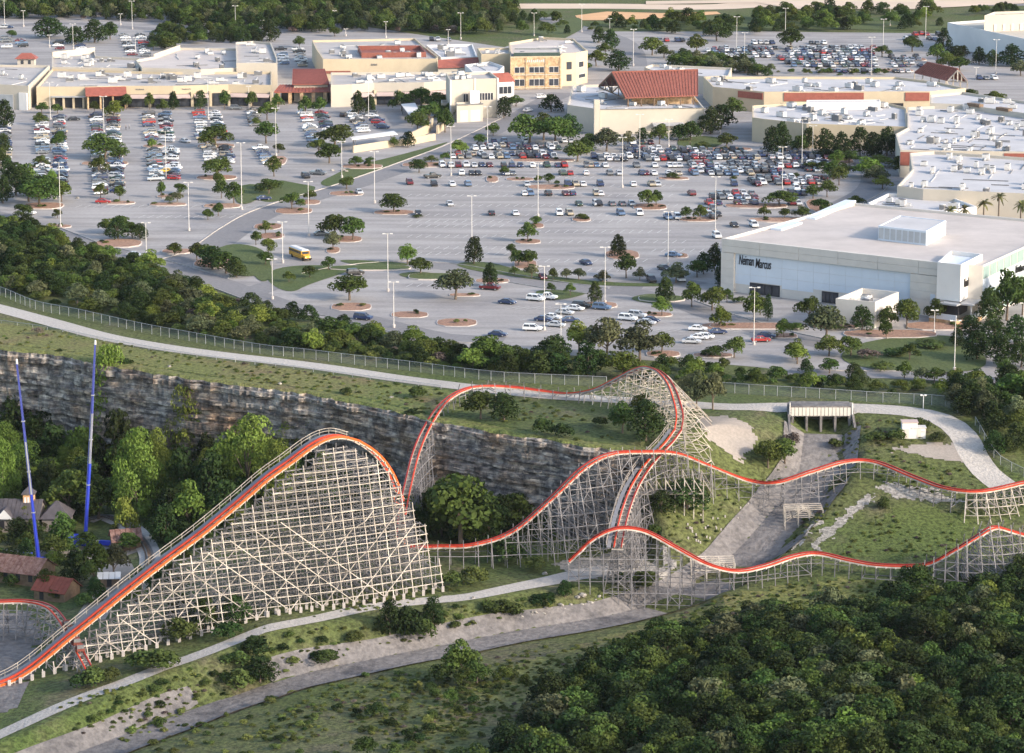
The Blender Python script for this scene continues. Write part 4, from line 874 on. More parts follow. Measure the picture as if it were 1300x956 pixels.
for u, v, h, k, c, pl in ((644, 386, -25, 'sedan', 'navy blue', 'driving past the small lot behind the coaster'), (680, 382, -25, 'SUV', 'white', 'beside the oval grass island'), (694, 380, -25, 'pickup', 'white', 'beside the oval grass island'), (717, 399, -25, 'sedan', 'silver', NEAR), (730, 394, -25, 'sedan', 'white', NEAR), (738, 391, -25, 'SUV', 'black', NEAR),
    (764, 393, -22, 'SUV', 'steel blue', NEAR), (690, 408, -20, 'sedan', 'navy blue', NEAR), (701, 405, -25, 'sedan', 'white', NEAR), (724, 409, 8, 'sedan', 'navy blue', NEAR), (676, 420, -10, 'SUV', 'white', NEAR), (706, 415, -20, 'sedan', 'silver', NEAR), (797, 407, -25, 'SUV', 'white', NEAR), (809, 403, -25, 'SUV', 'silver', NEAR), (821, 412, -20, 'sedan', 'silver', NEAR), (826, 409, -25, 'sedan', 'navy blue', NEAR),
    (744, 336, -60, 'sedan', 'navy blue', 'alone near the round car park trees'), (765, 356, -80, 'sedan', 'steel blue', 'by the curving kerb'), (827, 358, -80, 'SUV', 'black', 'under the kerbside trees'), (843, 343, -60, 'sedan', 'black', 'under the kerbside trees'), (855, 326, -20, 'sedan', 'steel blue', 'beside the big white store'), (689, 354, 280, 'sedan', 'maroon', 'by the curving kerb'), (864, 357, 280, 'SUV', 'white', 'under the kerbside trees'), (910, 302, 280, 'SUV', 'white', 'at the corner of the big white store'),
    (886, 420, -10, 'sedan', 'white', NEAR), (911, 424, 8, 'sedan', 'navy blue', NEAR), (878, 436, -8, 'sedan', 'silver', NEAR), (888, 431, -12, 'sedan', 'white', NEAR), (896, 430, -14, 'hatchback', 'white', NEAR), (966, 434, 10, 'sedan', 'red', 'at the foot of the big white store'), (973, 429, -10, 'sedan', 'navy blue', 'at the foot of the big white store'),
    (388, 226, -70, 'SUV', 'black', 'on the climbing drive'), (404, 222, -20, 'pickup', 'grey', 'on the climbing drive'), (335, 254, 12, 'sedan', 'navy blue', 'on the climbing drive'), (456, 246, 285, 'sedan', 'silver', 'beside a mulched island'), (520, 234, 280, 'SUV', 'maroon', 'at the edge of the main car park'), (549, 226, 20, 'pickup', 'black', 'at the edge of the main car park'), (451, 349, 20, 'SUV', 'black', 'behind the sloping hedge'),
    (461, 406, -22, 'SUV', 'navy blue', 'driving along the scrub edge'), (622, 368, -18, 'pickup', 'maroon', 'beside a kerbed tree island'), (408, 299, 10, 'sedan', 'grey', 'under the paired oak trees'), (36, 272, -25, 'sedan', 'white', 'half hidden by the scrub'), (171, 326, -20, 'sedan', 'silver', 'driving along the scrub edge'), (632, 427, -15, 'sedan', 'navy blue', 'half hidden above the scrub'), (1292, 484, -10, 'sedan', 'red', 'on the road beyond the hedge of shrubs'), (670, 142, 60, 'sedan', 'white', 'on the drive below the stone building'), (688, 125, 20, 'SUV', 'white', 'on the drive below the stone building'), (1083, 200, -40, 'sedan', 'silver', 'on the curved service road')): CARS.append((u, v, h, k, c, pl))
FARL = 'in the far car park behind the terraces'
row(56, [(957, 982), (1030, 1048)], FARL); row(63, [(900, 988), (1002, 1115)], FARL, fill=.85); row(69, [(902, 985), (1005, 1117)], FARL, dbl=True); row(77, [(992, 1117), (1135, 1172)], FARL, dbl=True); row(85, [(1008, 1117), (1136, 1168)], FARL, dbl=True); row(92, [(1040, 1118), (1136, 1160)], FARL)
row(73, [(905, 1115)], FARL, fill=.6); row(81, [(1000, 1117)], FARL, fill=.8); row(66, [(1000, 1115)], FARL, fill=.7); row(45, [(1140, 1205)], FARL, fill=.8); row(51, [(1150, 1200)], FARL, fill=.8); row(53, [838, 846, 860, 866], FARL); row(101, [1243, 1252, 1262], FARL)
row(36, [4, 11], FARL, hd=0); col(0, 50, 64, 8, 8, FARL, 10, 3.6); col(0, 53, 62, 26, 30, FARL, 10, 3.6); col(0, 52, 64, 72, 76, FARL, 10, 3.4); col(0, 50, 64, 96, 104, FARL, 10, 3.4); col(0, 46, 72, 158, 168, FARL, 10, 3.4); col(0, 46, 72, 178, 186, FARL, 10, 3.4); col(0, 64, 88, 356, 362, FARL, 12, 3.6); col(0, 64, 88, 378, 386, FARL, 12, 3.6); row(41, [306, 312], FARL); row(52, [548, 556, 570], FARL)
CARS.sort(key=lambda q: -q[1])
stuff = MB(); SM = []; PIDX = {n: i for i, n in enumerate(PAINT)}
for i, (u, v, hd, k, c, pl) in enumerate(CARS):
    p = G(u, v, 0); p.z = .07
    if i < 296:
        verb = '' if pl.startswith(('driving', 'on ')) else 'parked '
        lab = f"{c} {'pickup truck' if k == 'pickup' else k} {verb}{pl}"; grp = 'cars ' + pl; big = v > 340
        nm = {'sedan': 'saloon_car', 'SUV': 'sport_utility_car', 'pickup': 'pickup_truck', 'hatchback': 'hatchback_car'}[k]
        if big:
            o = thing(nm, lab, 'pickup truck' if k == 'pickup' else 'car', p, grp)
            for what, nn in (('body', 'body'), ('glass', 'windows')):
                q = bpy.data.objects.new(nn, cmesh(k, c, what)); COL.objects.link(q); q.parent = o
            hw, wx = CARBITS[k][4], CARBITS[k][3]
            for sx in (-1, 1):
                for sy in (-1, 1):
                    q = bpy.data.objects.new('wheel', cmesh(k, 'white', 'wheel')); COL.objects.link(q); q.parent = o; q.location = (sx * wx, sy * (hw - .12), .34)
        else:
            o = bpy.data.objects.new(nm, cmesh(k, c, 'all')); COL.objects.link(o); o.location = p; tag(o, lab, 'pickup truck' if k == 'pickup' else 'car', grp)
        o.rotation_euler.z = R(hd)
    else:
        cs, sn = math.cos(R(hd)), math.sin(R(hd)); b = len(stuff.v); J = JOIN[k]
        stuff.v += [(p.x + x * cs - y * sn, p.y + x * sn + y * cs, p.z + z) for x, y, z in J.v]; stuff.f += [tuple(a + b for a in f) for f in J.f]
        stuff.m += [PIDX[c] if m_ == 0 else len(PAINT) + m_ - 1 for m_ in J.m]
o = stuff.build('distant_cars', [w_[0] for w_ in PAINT.values()] + [M_lamp, M_tail, M_tyre, M_glass, M_alloy]); tag(o, 'mass of small cars filling the distant car parks', 'cars', kind='stuff')
# school bus
p = G(381, 328); t = thing('school_bus', 'yellow school bus with a white roof stopped beside the grass island', 'bus', p)
BD = []
mb = MB(); mb.box((-.6, 0, .6), (8.6, 2.45, 2.1)); BD.append(('body', mb, M_busy)); mb = MB(); mb.hexa([(-4.9, -1.22, 2.7), (3.7, -1.22, 2.7), (3.7, 1.22, 2.7), (-4.9, 1.22, 2.7)], [(-4.8, -.8, 3.05), (3.5, -.8, 3.05), (3.5, .8, 3.05), (-4.8, .8, 3.05)]); BD.append(('roof', mb, M_white))
mb = MB(); mb.hexa([(3.7, -1.05, .6), (5.3, -.95, .6), (5.3, .95, .6), (3.7, 1.05, .6)], [(3.7, -1.0, 1.75), (5.2, -.85, 1.45), (5.2, .85, 1.45), (3.7, 1.0, 1.75)]); BD.append(('bonnet', mb, M_busy))
mb = MB(); mb.box((3.72, 0, 1.8), (.1, 2.1, .75)); BD.append(('windscreen', mb, M_glass)); mb = MB(); mb.box((5.38, 0, .55), (.2, 2.3, .3)); BD.append(('bumper', mb, M_black))
for sy in (-1, 1):
    for k in range(9): mb = MB(); mb.box((-4.5 + k * .9, sy * 1.225, 1.75), (.76, .06, .7)); BD.append(('window', mb, M_glass))
    for z in (.95, 1.45): mb = MB(); mb.box((-.6, sy * 1.23, z), (8.6, .04, .08)); BD.append(('stripe', mb, M_black))
    for x in (-2.9, 4.3): mb = MB(); mb.cyl((x, sy * 1.0, .5), (x, sy * 1.25, .5), .5, n=14); BD.append(('wheel', mb, M_tyre))
    mb = MB(); mb.cyl((5.25, sy * .65, 1.1), (5.33, sy * .65, 1.1), .16); BD.append(('headlight', mb, M_lamp))
for nm, mb, m in BD:
    q = bpy.data.objects.new(nm, mb.mesh(nm, m)); COL.objects.link(q); q.parent = t
t.rotation_euler.z = R(-62)
# ================================================================== lamp posts
LAMPS = pts('6,0,32 30,14,34 153,18,32 168,2,37 299,8,38 93,31,63 63,45,60 172,48,65 64,105,152 132,123,169 264.5,102,152 316,110,137 211,167,228 77,207,289 333,26,38 425,14,32 439,37,46 490,28,48 585,17,50 569,38,57 468,96,152 350.5,138,198 434,180,226 475.6,193,258 572.5,161,223 619,136,188 '
 '738.5,6,41 678,17,46 774,24,43 804,38,84 935,22,66 945,42,74 790,175,238 812,146,203 849,152,187 914,152,170 683,208,275 997,11,42 1121,25,68 1130,10,33 1175,9,48 1106,48,95 1264,51,94 1239,86,101 1018,152,211 1031.7,160,193 993,187,240 '
 '186,283,331 240,232,293 307,182,266 392,231,300 359,282,334 346,329,380 492.6,297,370 500,358,416 599,249,304 848,269,337 768,314,385 691,338,419 712,386,438 908,225,294 957,365,438 1186,394,423 1211.6,407,471 1299,385,412')
for u, v0, v1 in LAMPS:
    p = G(u, v1); s = ppm(p); h = (v1 - v0) / s / .985
    zone = 'beside the far buildings' if v1 < 110 else ('among the side-on car columns' if u < 340 and v1 < 300 else ('along the drives of the near lot' if v1 > 325 else ('near the big white store' if u > 900 else 'in the main car park')))
    t = thing('lamp_post', 'tall pale lamp post with crossed heads ' + zone, 'lamp post', p, 'lamp posts ' + zone)
    mb = MB(); mb.cyl(p, p + Vector((0, 0, h)), .105, .07, n=8); mb.build('pole', M_pole, t)
    mb = MB(); mb.cyl(p, p + Vector((0, 0, .9)), .38, n=8); mb.build('footing', M_kerb, t)
    ar = 1.0 if h > 9 else .6
    mb = MB(); mb.beam(p + Vector((-ar, 0, h)), p + Vector((ar, 0, h)), .1); mb.build('arm', M_pole, t)
    for sx in (-1, 1):
        mb = MB(); mb.box((p.x + sx * ar, p.y, p.z + h - .05), (.75, .55, .22)); mb.build('lamp_head', M_pole, t)
# ================================================================== trees and shrubs
def leafcloud(rng, lobes, per, size, flat=.55):
    """lobes: (x,y,z,r); leaf-sized faces laid over the shell of every lobe"""
    V = []; npr = np.random.RandomState(rng.randrange(10 ** 6)); quads = []
    for (x, y, z, r, rz) in lobes:
        n = max(12, int(per * (r / .2) ** 2)); d = npr.normal(size=(n, 3)); d /= np.linalg.norm(d, axis=1)[:, None]
        d[:, 2] = np.where(d[:, 2] < -.55, -d[:, 2], d[:, 2])
        rad = r * (.72 + .36 * npr.rand(n) ** .7)
        c = np.stack([x + d[:, 0] * rad, y + d[:, 1] * rad, z + d[:, 2] * rad * rz], 1)
        nn = d + npr.normal(size=(n, 3)) * flat; nn /= np.linalg.norm(nn, axis=1)[:, None]
        a = np.cross(nn, npr.normal(size=(n, 3))); a /= np.linalg.norm(a, axis=1)[:, None]; b = np.cross(nn, a)
        s = size * (.6 + .8 * npr.rand(n))[:, None]; e = s * (.55 + .4 * npr.rand(n))[:, None]
        quads.append(np.stack([c - a * s - b * e * .4, c + a * s * .3 - b * e, c + a * s + b * e * .3, c - a * s * .2 + b * e], 1))
    Q = np.concatenate(quads); Q[:, :, 2] = np.maximum(Q[:, :, 2], .015); return Q.reshape(-1, 3)
def cloud_mesh(name, V, m):
    me = bpy.data.meshes.new(name); n = len(V) // 4
    me.vertices.add(len(V)); me.vertices.foreach_set('co', V.ravel()); me.loops.add(n * 4); me.loops.foreach_set('vertex_index', np.arange(n * 4))
    me.polygons.add(n); me.polygons.foreach_set('loop_start', np.arange(n) * 4); me.polygons.foreach_set('loop_total', np.full(n, 4)); me.materials.append(m); me.update(); me.validate(); return me
TK = {'oak': L_oak, 'dark': L_dark, 'light': L_lite, 'grey': L_grey, 'shrub': L_scrub, 'twig': L_taupe, 'cotton': L_lite, 'weed': L_weed, 'dshrub': L_dark}
CR = {}; TR = {}
def make_kind(k, nv):
    CR[k] = []; TR[k] = []
    for i in range(nv):
        rng = random.Random(hash_(k) * 31 + i); L = []
        if k in ('oak', 'light', 'grey'):
            n = 17
            for j in range(n):
                t = (j + .5) / n; th = j * 2.39996 + rng.uniform(-.4, .4); q = rng.uniform(.12, .36) if j > 2 else .05
                L.append((q * math.cos(th), q * math.sin(th), (.36 if j % 3 else .26) + .50 * (1 - (q / .4) ** 2) * rng.uniform(.2, 1) + .03, rng.uniform(.12, .21), rng.uniform(.8, 1.05)))
            zb = .22; per = 165; sz = .031
        elif k == 'dark':
            n = 18
            for j in range(n):
                t = j / (n - 1); z = .16 + .68 * t; q = .36 * math.sin(math.pi * (.30 + .62 * t)) * rng.uniform(.45, 1.0); th = j * 2.39996 + rng.uniform(-.5, .5)
                L.append((q * math.cos(th), q * math.sin(th), z, rng.uniform(.13, .21) * (1.05 - .2 * t), 1.0))
            zb = .15; per = 165; sz = .029
        elif k == 'cotton':
            n = 26
            for j in range(n):
                t = j / (n - 1); z = .16 + .72 * t; q = .40 * math.sin(math.pi * (.25 + .68 * t)) * rng.uniform(.4, 1.0); th = j * 2.39996 + rng.uniform(-.6, .6)
                L.append((q * math.cos(th), q * math.sin(th), z, rng.uniform(.11, .21), rng.uniform(.7, 1.0)))
            zb = .2; per = 330; sz = .0165
        else:
            n = 9
            for j in range(n):
                th = j * 2.39996 + rng.uniform(-.5, .5); q = rng.uniform(.05, .34); L.append((q * math.cos(th), q * math.sin(th), .25 + .42 * (1 - q / .4) * rng.uniform(.4, 1), rng.uniform(.14, .24), rng.uniform(.9, 1.25)))
            zb = 0; per = 100 if k != 'twig' else 60; sz = .045 if k not in ('twig', 'weed') else .045
        CR[k].append(cloud_mesh(f'crown_{k}', leafcloud(rng, L, per, sz, .6 if k != 'twig' else 1.2), TK[k]))
        if zb:
            mb = MB(); top = Vector((rng.uniform(-.03, .03), rng.uniform(-.03, .03), zb + .12)); mb.cyl((0, 0, -.06), top * .5, .034, .026, n=7); mb.cyl(top * .5, top, .026, .02, n=7)
            for l in rng.sample(L, 6): mb.cyl(top * rng.uniform(.7, 1), (l[0] * .85, l[1] * .85, l[2] * .97), .016, .006, n=5)
            TR[k].append(mb.mesh('trunk', M_bark))
        else: TR[k].append(None)
def hash_(s): return sum(ord(c) * (i + 3) for i, c in enumerate(s))
for k, nv in (('oak', 5), ('dark', 5), ('light', 3), ('grey', 3), ('shrub', 4), ('dshrub', 3), ('twig', 3), ('cotton', 4), ('weed', 3)): make_kind(k, nv)
TN = {'oak': ('oak_tree', 'tree'), 'dark': ('cedar_tree', 'tree'), 'light': ('elm_tree', 'tree'), 'grey': ('olive_tree', 'tree'), 'shrub': ('shrub', 'shrub'), 'dshrub': ('dark_shrub', 'shrub'), 'twig': ('bare_shrub', 'shrub'), 'cotton': ('cottonwood_tree', 'tree'), 'weed': ('weed_clump', 'weeds')}
LOOK = {'oak': 'rounded mid green tree', 'dark': 'dense dark green cedar', 'light': 'fresh light green tree', 'grey': 'greyish green open tree', 'shrub': 'low green bush', 'dshrub': 'dark green bush', 'twig': 'brownish twiggy bush', 'cotton': 'leafy yellow green tree', 'weed': 'weedy green clump'}
trng = random.Random(21); TREES = []; HAND = [0]
def plant(x, y, z, w_, h, k, place): TREES.append((x, y, z, w_, h, k, place, trng.uniform(0, 6.28), trng.randrange(len(CR[k])), HAND[0]))
def hand(s, place, terrain=False):
    HAND[0] = 1; hand_(s, place, terrain); HAND[0] = 0
def hand_(s, place, terrain):
    for q in s.split():
        a = q.split(','); u, v, w_, h = map(float, a[:4]); k = {'d': 'dark', 'l': 'light', 'g': 'grey', 's': 'shrub', 'b': 'dshrub', 't': 'twig', 'c': 'cotton', 'o': 'oak'}[a[4] if len(a) > 4 else 'o']
        p = GT(u, v) if terrain else G(u, v, .05); s_ = ppm(p); plant(p.x, p.y, p.z - .05, w_ / s_ * (1.12 if k != 'cotton' else 1.05), h / s_ * 1.07, k, place)
hand('341,246,30,19 371,266,28,24 440,240,24,17 393,255,18,14 500,270,36,26 425,302,40,30 448,305,36,31 423,318,26,24,g 337,297,18,17 325,311,16,18 341,322,22,22 337,336,22,17 417,343,20,18 393,352,22,15 367,358,16,15 444,381,52,32 517,335,26,24,l 534,347,32,22 578,380,52,40,g 602,335,26,34,d 622,364,24,30,d '
 '670,307,26,25 681,285,18,11 658,338,22,22 671,339,26,22 653,349,12,12 675,353,22,18,g 702,355,14,15 719,355,16,15,g 735,356,18,17,g 700,371,12,13 724,375,16,15,l 755,387,22,30,d 785,326,26,28,d 795,353,30,30 765,358,20,14,g 812,356,16,16,g 858,359,34,24,g 885,352,28,22 845,384,28,32,d 840,402,26,24,l 823,263,26,24 833,261,18,20 871,280,16,18 889,280,20,20 '
 '735,450,42,40,l 770,458,58,54,g 812,458,54,46,g 840,448,34,28 914,416,28,26,l 878,390,26,34 904,394,36,32 923,384,16,20 957,408,32,38 893,348,26,28,d 907,343,24,34,d 914,366,16,34,d 905,454,28,16 932,454,30,28 649,325,14,16', 'on a kerbed island of the main car park')
hand('738,278,18,9,s 530,276,14,4,s 745,279,10,6,s 640,222,13,12 697,232,18,12 683,232,12,10 707,234,10,7,s 853,226,20,9,s 931,228,10,6,s 990,262,42,22 1010,225,14,8,s 1030,216,22,12 1046,218,20,14 1032,252,26,18 1050,250,24,22 970,276,18,14 996,278,16,14 1062,212,26,20,l 1078,208,30,18 1042,270,30,20 1018,278,26,16 1065,235,26,24 1058,228,30,24 1070,225,24,20 1100,225,40,24,l 1112,232,34,20,g 1088,262,22,14 1120,240,26,16,l', 'among the crowded rows behind the big white store')
hand('4,258,30,34,d 36,256,40,34 62,250,36,30 10,232,30,30,d 30,238,34,32 48,250,30,26,d 0,215,24,28 155,296,30,22 178,304,24,20,d 250,330,24,22 300,352,30,22,d 6,165,28,38,d 5,196,24,26,d 52,159,18,17 72,189,18,20 50,262,54,38 20,248,44,40,d 78,256,30,28 53,144,18,15 73,144,16,13 120,143,14,16 145,152,26,24,l 207,143,16,17 133,201,52,32 126,222,24,26 152,206,26,20 52,212,18,17 152,254,16,19 128,252,16,22 193,189,13,13,l 229,246,20,15 205,252,12,22 225,256,18,13,g 215,258,14,10,g 274,187,42,32 262,188,22,20 275,227,44,30 278,242,18,26 281,252,20,24 297,259,30,28 264,279,16,15 277,274,17,17 '
 '135,297,24,21 150,304,34,28,d 168,302,22,22 73,277,14,13 270,342,42,28,d 287,347,42,30 262,336,30,26 222,324,24,16 30,277,30,20 77,180,14,14 66,230,14,14,l 325,160,12,12', 'standing among the side-on car columns')
hand('160,139,18,21 190,139,14,21 220,139,17,22,d 255,139,18,24,d 285,139,18,24 320,139,16,23 353,140,15,22 388,146,20,24 405,146,19,24 455,146,22,29,d 470,145,17,24,d 510,141,30,27 535,137,34,29 560,142,30,26 545,157,38,28 530,168,32,26 565,168,26,30 425,187,50,30 418,207,36,26 405,196,26,22 500,187,12,13,l 518,187,22,20,d 452,211,20,13 467,211,10,9 547,207,18,10 564,204,14,11 532,219,24,18 583,197,28,18,l 609,184,18,14 626,172,22,15,l 640,150,22,26,d 619,147,22,22,d 339,152,26,24 338,182,34,28 354,194,16,12 348,224,24,26 342,240,32,14 470,205,14,8,s 555,150,24,22 572,150,20,20', 'in front of the cream shop terraces')
hand('672,182,50,38 705,184,50,36 724,178,36,32,d 690,178,40,34 733,205,40,26 745,196,24,22 770,192,40,28,g 752,190,28,22 797,186,20,18,g 815,180,20,18,d 837,184,24,28 862,178,32,20,d 877,178,30,24 902,170,36,32,d 915,163,40,30,d 930,150,32,26 893,187,22,9,s 922,187,32,18 700,142,30,22,d 655,135,22,14 740,150,18,16,d 980,197,30,36,d 992,190,28,34,d 1014,198,24,28 1026,190,22,28,d 1048,196,32,32,d 1068,202,30,34,d 1080,188,24,26,d 1092,198,32,36,d 1108,202,28,34,d 1126,198,36,36,d 1140,196,30,24 1048,200,40,10,d 1116,212,44,14,l 1150,222,40,26', 'in the dark row below the yellow rear wall')
hand('1028,412,36,40 1048,434,54,48,g 1094,420,32,31,d 1127,417,28,28 1125,430,18,28 1151,417,34,38 1187,410,30,32 1278,407,52,64 1255,412,40,44,d 1298,400,36,50 995,429,24,24,l 1011,457,28,25,l 1080,452,34,28 1155,457,24,24 1232,432,40,30,d 1262,440,44,34,d 1290,436,40,36,d 1240,456,44,36,d 1270,464,44,38,d 1296,466,40,36,d 1215,440,20,24,d 1012,462,30,24,l 1023,474,22,18,d 1052,452,36,28 1084,482,27,22,d 1053,474,28,20 1148,480,24,20,l 1170,484,24,18,g 1186,486,28,20 1212,488,26,22 1240,490,30,22,d 1277,484,28,28 1102,456,36,18,t 975,407,14,32,d 965,400,20,24 1140,450,40,12,s 1180,440,46,12,s 1120,470,30,14,s 940,384,22,10,s 1010,418,30,10,s 1060,418,28,8,s', 'around the foot of the big white store')
hand('785,90,38,26,d 775,62,24,24,d 760,54,22,20,d 757,84,26,22 828,70,32,24 843,74,24,16 884,68,28,24 910,52,32,24 768,70,20,16 740,92,24,14 858,82,26,14 880,86,30,16 905,88,30,16,g 930,92,26,16,g 946,92,30,16,g 962,95,24,14 1004,62,36,26 1120,72,22,16 1158,66,28,22 1198,66,20,30,d 1212,76,26,18,d 1222,74,20,16,d 1243,82,22,22,d 1260,84,22,20,d 1284,84,38,26,d 1190,80,30,24 1204,88,30,22 1218,90,26,18 1296,96,26,18,g 1036,122,26,12 1110,125,34,14 1230,124,22,12 1262,132,28,18 62,48,50,26,d 96,56,30,22,d 120,54,36,28,d 140,50,26,22 210,60,30,20 195,64,16,12 15,48,14,10 342,52,30,26,d 380,60,18,14 425,46,18,12', 'beside the far shop blocks')
for (u, v, hw, hd) in ISL:
    for k in range(2 if hw > 12 else 1):
        p = G(u + trng.uniform(-.75, .75) * hw, v + trng.uniform(-.4, .4) * hd); plant(p.x, p.y, .15, trng.uniform(1.2, 2.6), trng.uniform(.7, 1.5), trng.choice(('shrub', 'dshrub', 'shrub', 'weed')), 'on the mulch of a kerbed island')
# palms
for i, (u, v, hpx) in enumerate(((1205, 321, 68), (1222, 321, 70), (1247, 320, 78), (1266, 320, 88), (1294, 320, 76))):
    p = G(u, v); s = ppm(p); h = hpx / s; rng = random.Random(i); t = thing('palm_tree', 'palm tree with drooping fronds on a pale trunk behind the big store roof', 'palm tree', p, 'palms behind the big store')
    mb = MB(); mb.cyl(p, p + Vector((.1, 0, h * .8)), .26, .2, n=8); mb.build('trunk', M_bark, t); mb = MB(); c = p + Vector((.1, 0, h * .8))
    for k in range(30):
        th = k * 2.4; el = rng.uniform(-.5, 1.2); L = 2.7 + rng.uniform(-.4, .5); prev = c; w0 = .28
        for j in range(1, 5):
            r_ = L * j / 4; q = c + Vector((math.cos(th) * r_ * math.cos(el), math.sin(th) * r_ * math.cos(el), math.sin(el) * r_ - .16 * r_ * r_)); e = Vector((-math.sin(th), math.cos(th), .3)) * (w0 if j < 4 else .06)
            e0 = Vector((-math.sin(th), math.cos(th), .3)) * (w0 if j > 1 else .1)
            mb.poly([prev - e0, prev + e0, q + e, q - e]); prev = q
    mb.build('crown', L_palm, t)
def scatter(px, sp, hr, wf, kinds, place, skip=.0, terrain=True, avoid=None):
    P = [(GT(u, v) if terrain else G(u, v)) for u, v in pts(px)]; poly = [(p.x, p.y) for p in P]; xs = [p[0] for p in poly]; ys = [p[1] for p in poly]
    ks, ws = zip(*kinds); y = min(ys)
    while y < max(ys):
        x = min(xs)
        while x < max(xs):
            q = (x + trng.uniform(-.48, .48) * sp, y + trng.uniform(-.48, .48) * sp); x += sp
            if not inside(q, poly) or trng.random() < skip: continue
            dens = noise.noise((q[0] * .05, q[1] * .05, 2.2))
            if skip and dens < -.25 and trng.random() < (.9 if skip > .1 else .5): continue
            k = trng.choices(ks, ws)[0]; h = trng.uniform(*hr) * (1 if k not in ('shrub', 'twig', 'dshrub', 'weed') else .62)
            plant(q[0], q[1], (hz(*q) if terrain else 0) - .1, h * wf * trng.uniform(.85, 1.3), h, k, place)
        y += sp
# far wood and belts
scatter('-60,-14 645,-14 655,8 646,30 630,44 590,46 520,43 440,40 380,44 330,40 250,40 190,28 100,25 -60,26', 6.0, (5, 9), .95, (('oak', 5), ('dark', 4), ('twig', 2), ('grey', 2)), 'in the far wood behind the shops', terrain=False)
scatter('200,40 330,44 330,54 232,58 205,66 190,58', 6, (4, 7), 1.1, (('oak', 4), ('dark', 4)), 'in the far wood behind the shops', terrain=False)
scatter('640,24 700,20 735,34 720,44 690,46 650,46', 9, (4, 7), 1.1, (('oak', 5), ('dark', 4)), 'on the verge behind the stone building', .3, terrain=False)
scatter('700,-8 1320,-14 1320,-6 700,0', 10, (5, 8), 1.1, (('oak', 5), ('dark', 4)), 'beyond the far highway', .2, terrain=False)
scatter('735,31 900,28 960,22 1060,14 1200,16 1203,30 1195,40 1100,38 1000,46 900,48 860,44 800,40 740,40', 8.0, (4, 8), 1.15, (('oak', 5), ('dark', 3), ('light', 2), ('shrub', 2)), 'in the green belt under the highway', .32, terrain=False)
scatter('1200,16 1320,12 1320,18 1250,22', 8, (4, 6), 1.15, (('oak', 5), ('dark', 4)), 'in the green belt under the highway', .2, terrain=False)
# scrub between the loop road and the rim
S1 = '-60,282 0,284 50,296 90,312 130,330 190,342 235,360 290,382 330,394 380,404 460,424 520,438 580,450 640,446 640,478 590,472 520,464 450,456 386,447 330,441 240,425 180,413 100,395 45,384 0,366 -60,352'
scatter(S1, 3.4, (3.0, 5.8), 1.35, (('oak', 4), ('dark', 3), ('shrub', 7), ('dshrub', 3), ('twig', 1.6), ('grey', 1.6), ('light', 1.4), ('weed', 2)), 'in the scrub between loop road and rim fence', .06)
scatter('-60,290 60,306 150,345 230,370 200,405 120,395 40,378 -60,350', 4.2, (4, 7), 1.1, (('oak', 4), ('dark', 5), ('grey', 1)), 'in the scrub between loop road and rim fence', .15)
scatter('640,446 700,456 740,462 770,470 760,484 700,482 640,478', 4.6, (4.5, 7), 1.1, (('oak', 4), ('dark', 4), ('shrub', 3)), 'in the scrub between loop road and rim fence', .1)
scatter('770,470 850,468 900,468 960,474 1010,480 1100,488 1200,494 1230,500 1200,508 1100,503 1000,496 930,492 880,490 800,488', 4.0, (2.6, 4.6), 1.3, (('oak', 3), ('shrub', 6), ('light', 2), ('dark', 2)), 'in the hedge of shrubs along the rim fence', .06)
scatter('1205,500 1320,494 1320,600 1275,600 1250,580 1238,552 1215,530 1200,516', 4.8, (5, 8.5), 1.05, (('oak', 4), ('dark', 6), ('grey', 1)), 'in the dark grove beside the service road', .08)
# quarry floor
hand('60,560,60,70,d 20,585,56,80,d 100,590,44,50,d 140,560,60,120,c 150,620,60,100,d 175,660,70,110,c 200,640,50,90,c 245,600,66,110,c 230,650,56,80,d 270,655,60,80,d 315,640,86,110,c 350,650,60,90,c 290,670,60,60,d 395,600,46,70,c 375,580,44,56,c 90,660,70,70,o 60,645,50,60,d 125,660,60,60,o 110,630,60,50,d 40,620,40,50,d 5,640,44,80,c 10,600,50,60,c 80,700,40,50,o 160,690,36,60,l 240,680,50,66,l 260,700,40,50,d 210,690,40,50,d 120,745,46,60,o 95,742,40,44,d 145,735,42,48,g 165,700,30,26,o 180,745,30,34,s 70,600,50,50,d 190,600,50,60,d 330,690,50,50,d', 'on the quarry floor below the rock face', True)
hand('585,692,104,98,o 560,680,60,70,d 655,672,50,46,d 620,690,60,60,d 600,742,40,30,s 575,745,30,26,s 640,715,50,40,b 680,725,36,24,s', 'in the quarry pit beneath the coaster', True)
scatter('-60,560 60,545 200,560 330,590 440,600 520,640 600,650 690,650 690,690 560,690 330,700 240,690 200,660 120,640 -60,640', 5.5, (5, 9), 1.0, (('dark', 5), ('oak', 4), ('cotton', 2)), 'filling the shaded quarry floor', .25)
scatter('120,655 160,700 200,735 260,725 320,690 250,660', 6, (2, 4), 1.2, (('shrub', 5), ('oak', 2)), 'filling the shaded quarry floor', .55)
scatter('-60,572 60,578 160,588 260,598 400,612 420,640 300,640 150,625 -60,615', 6.5, (8, 13), .75, (('cotton', 4), ('oak', 3), ('dark', 3), ('light', 3)), 'on the quarry floor below the rock face', .15)
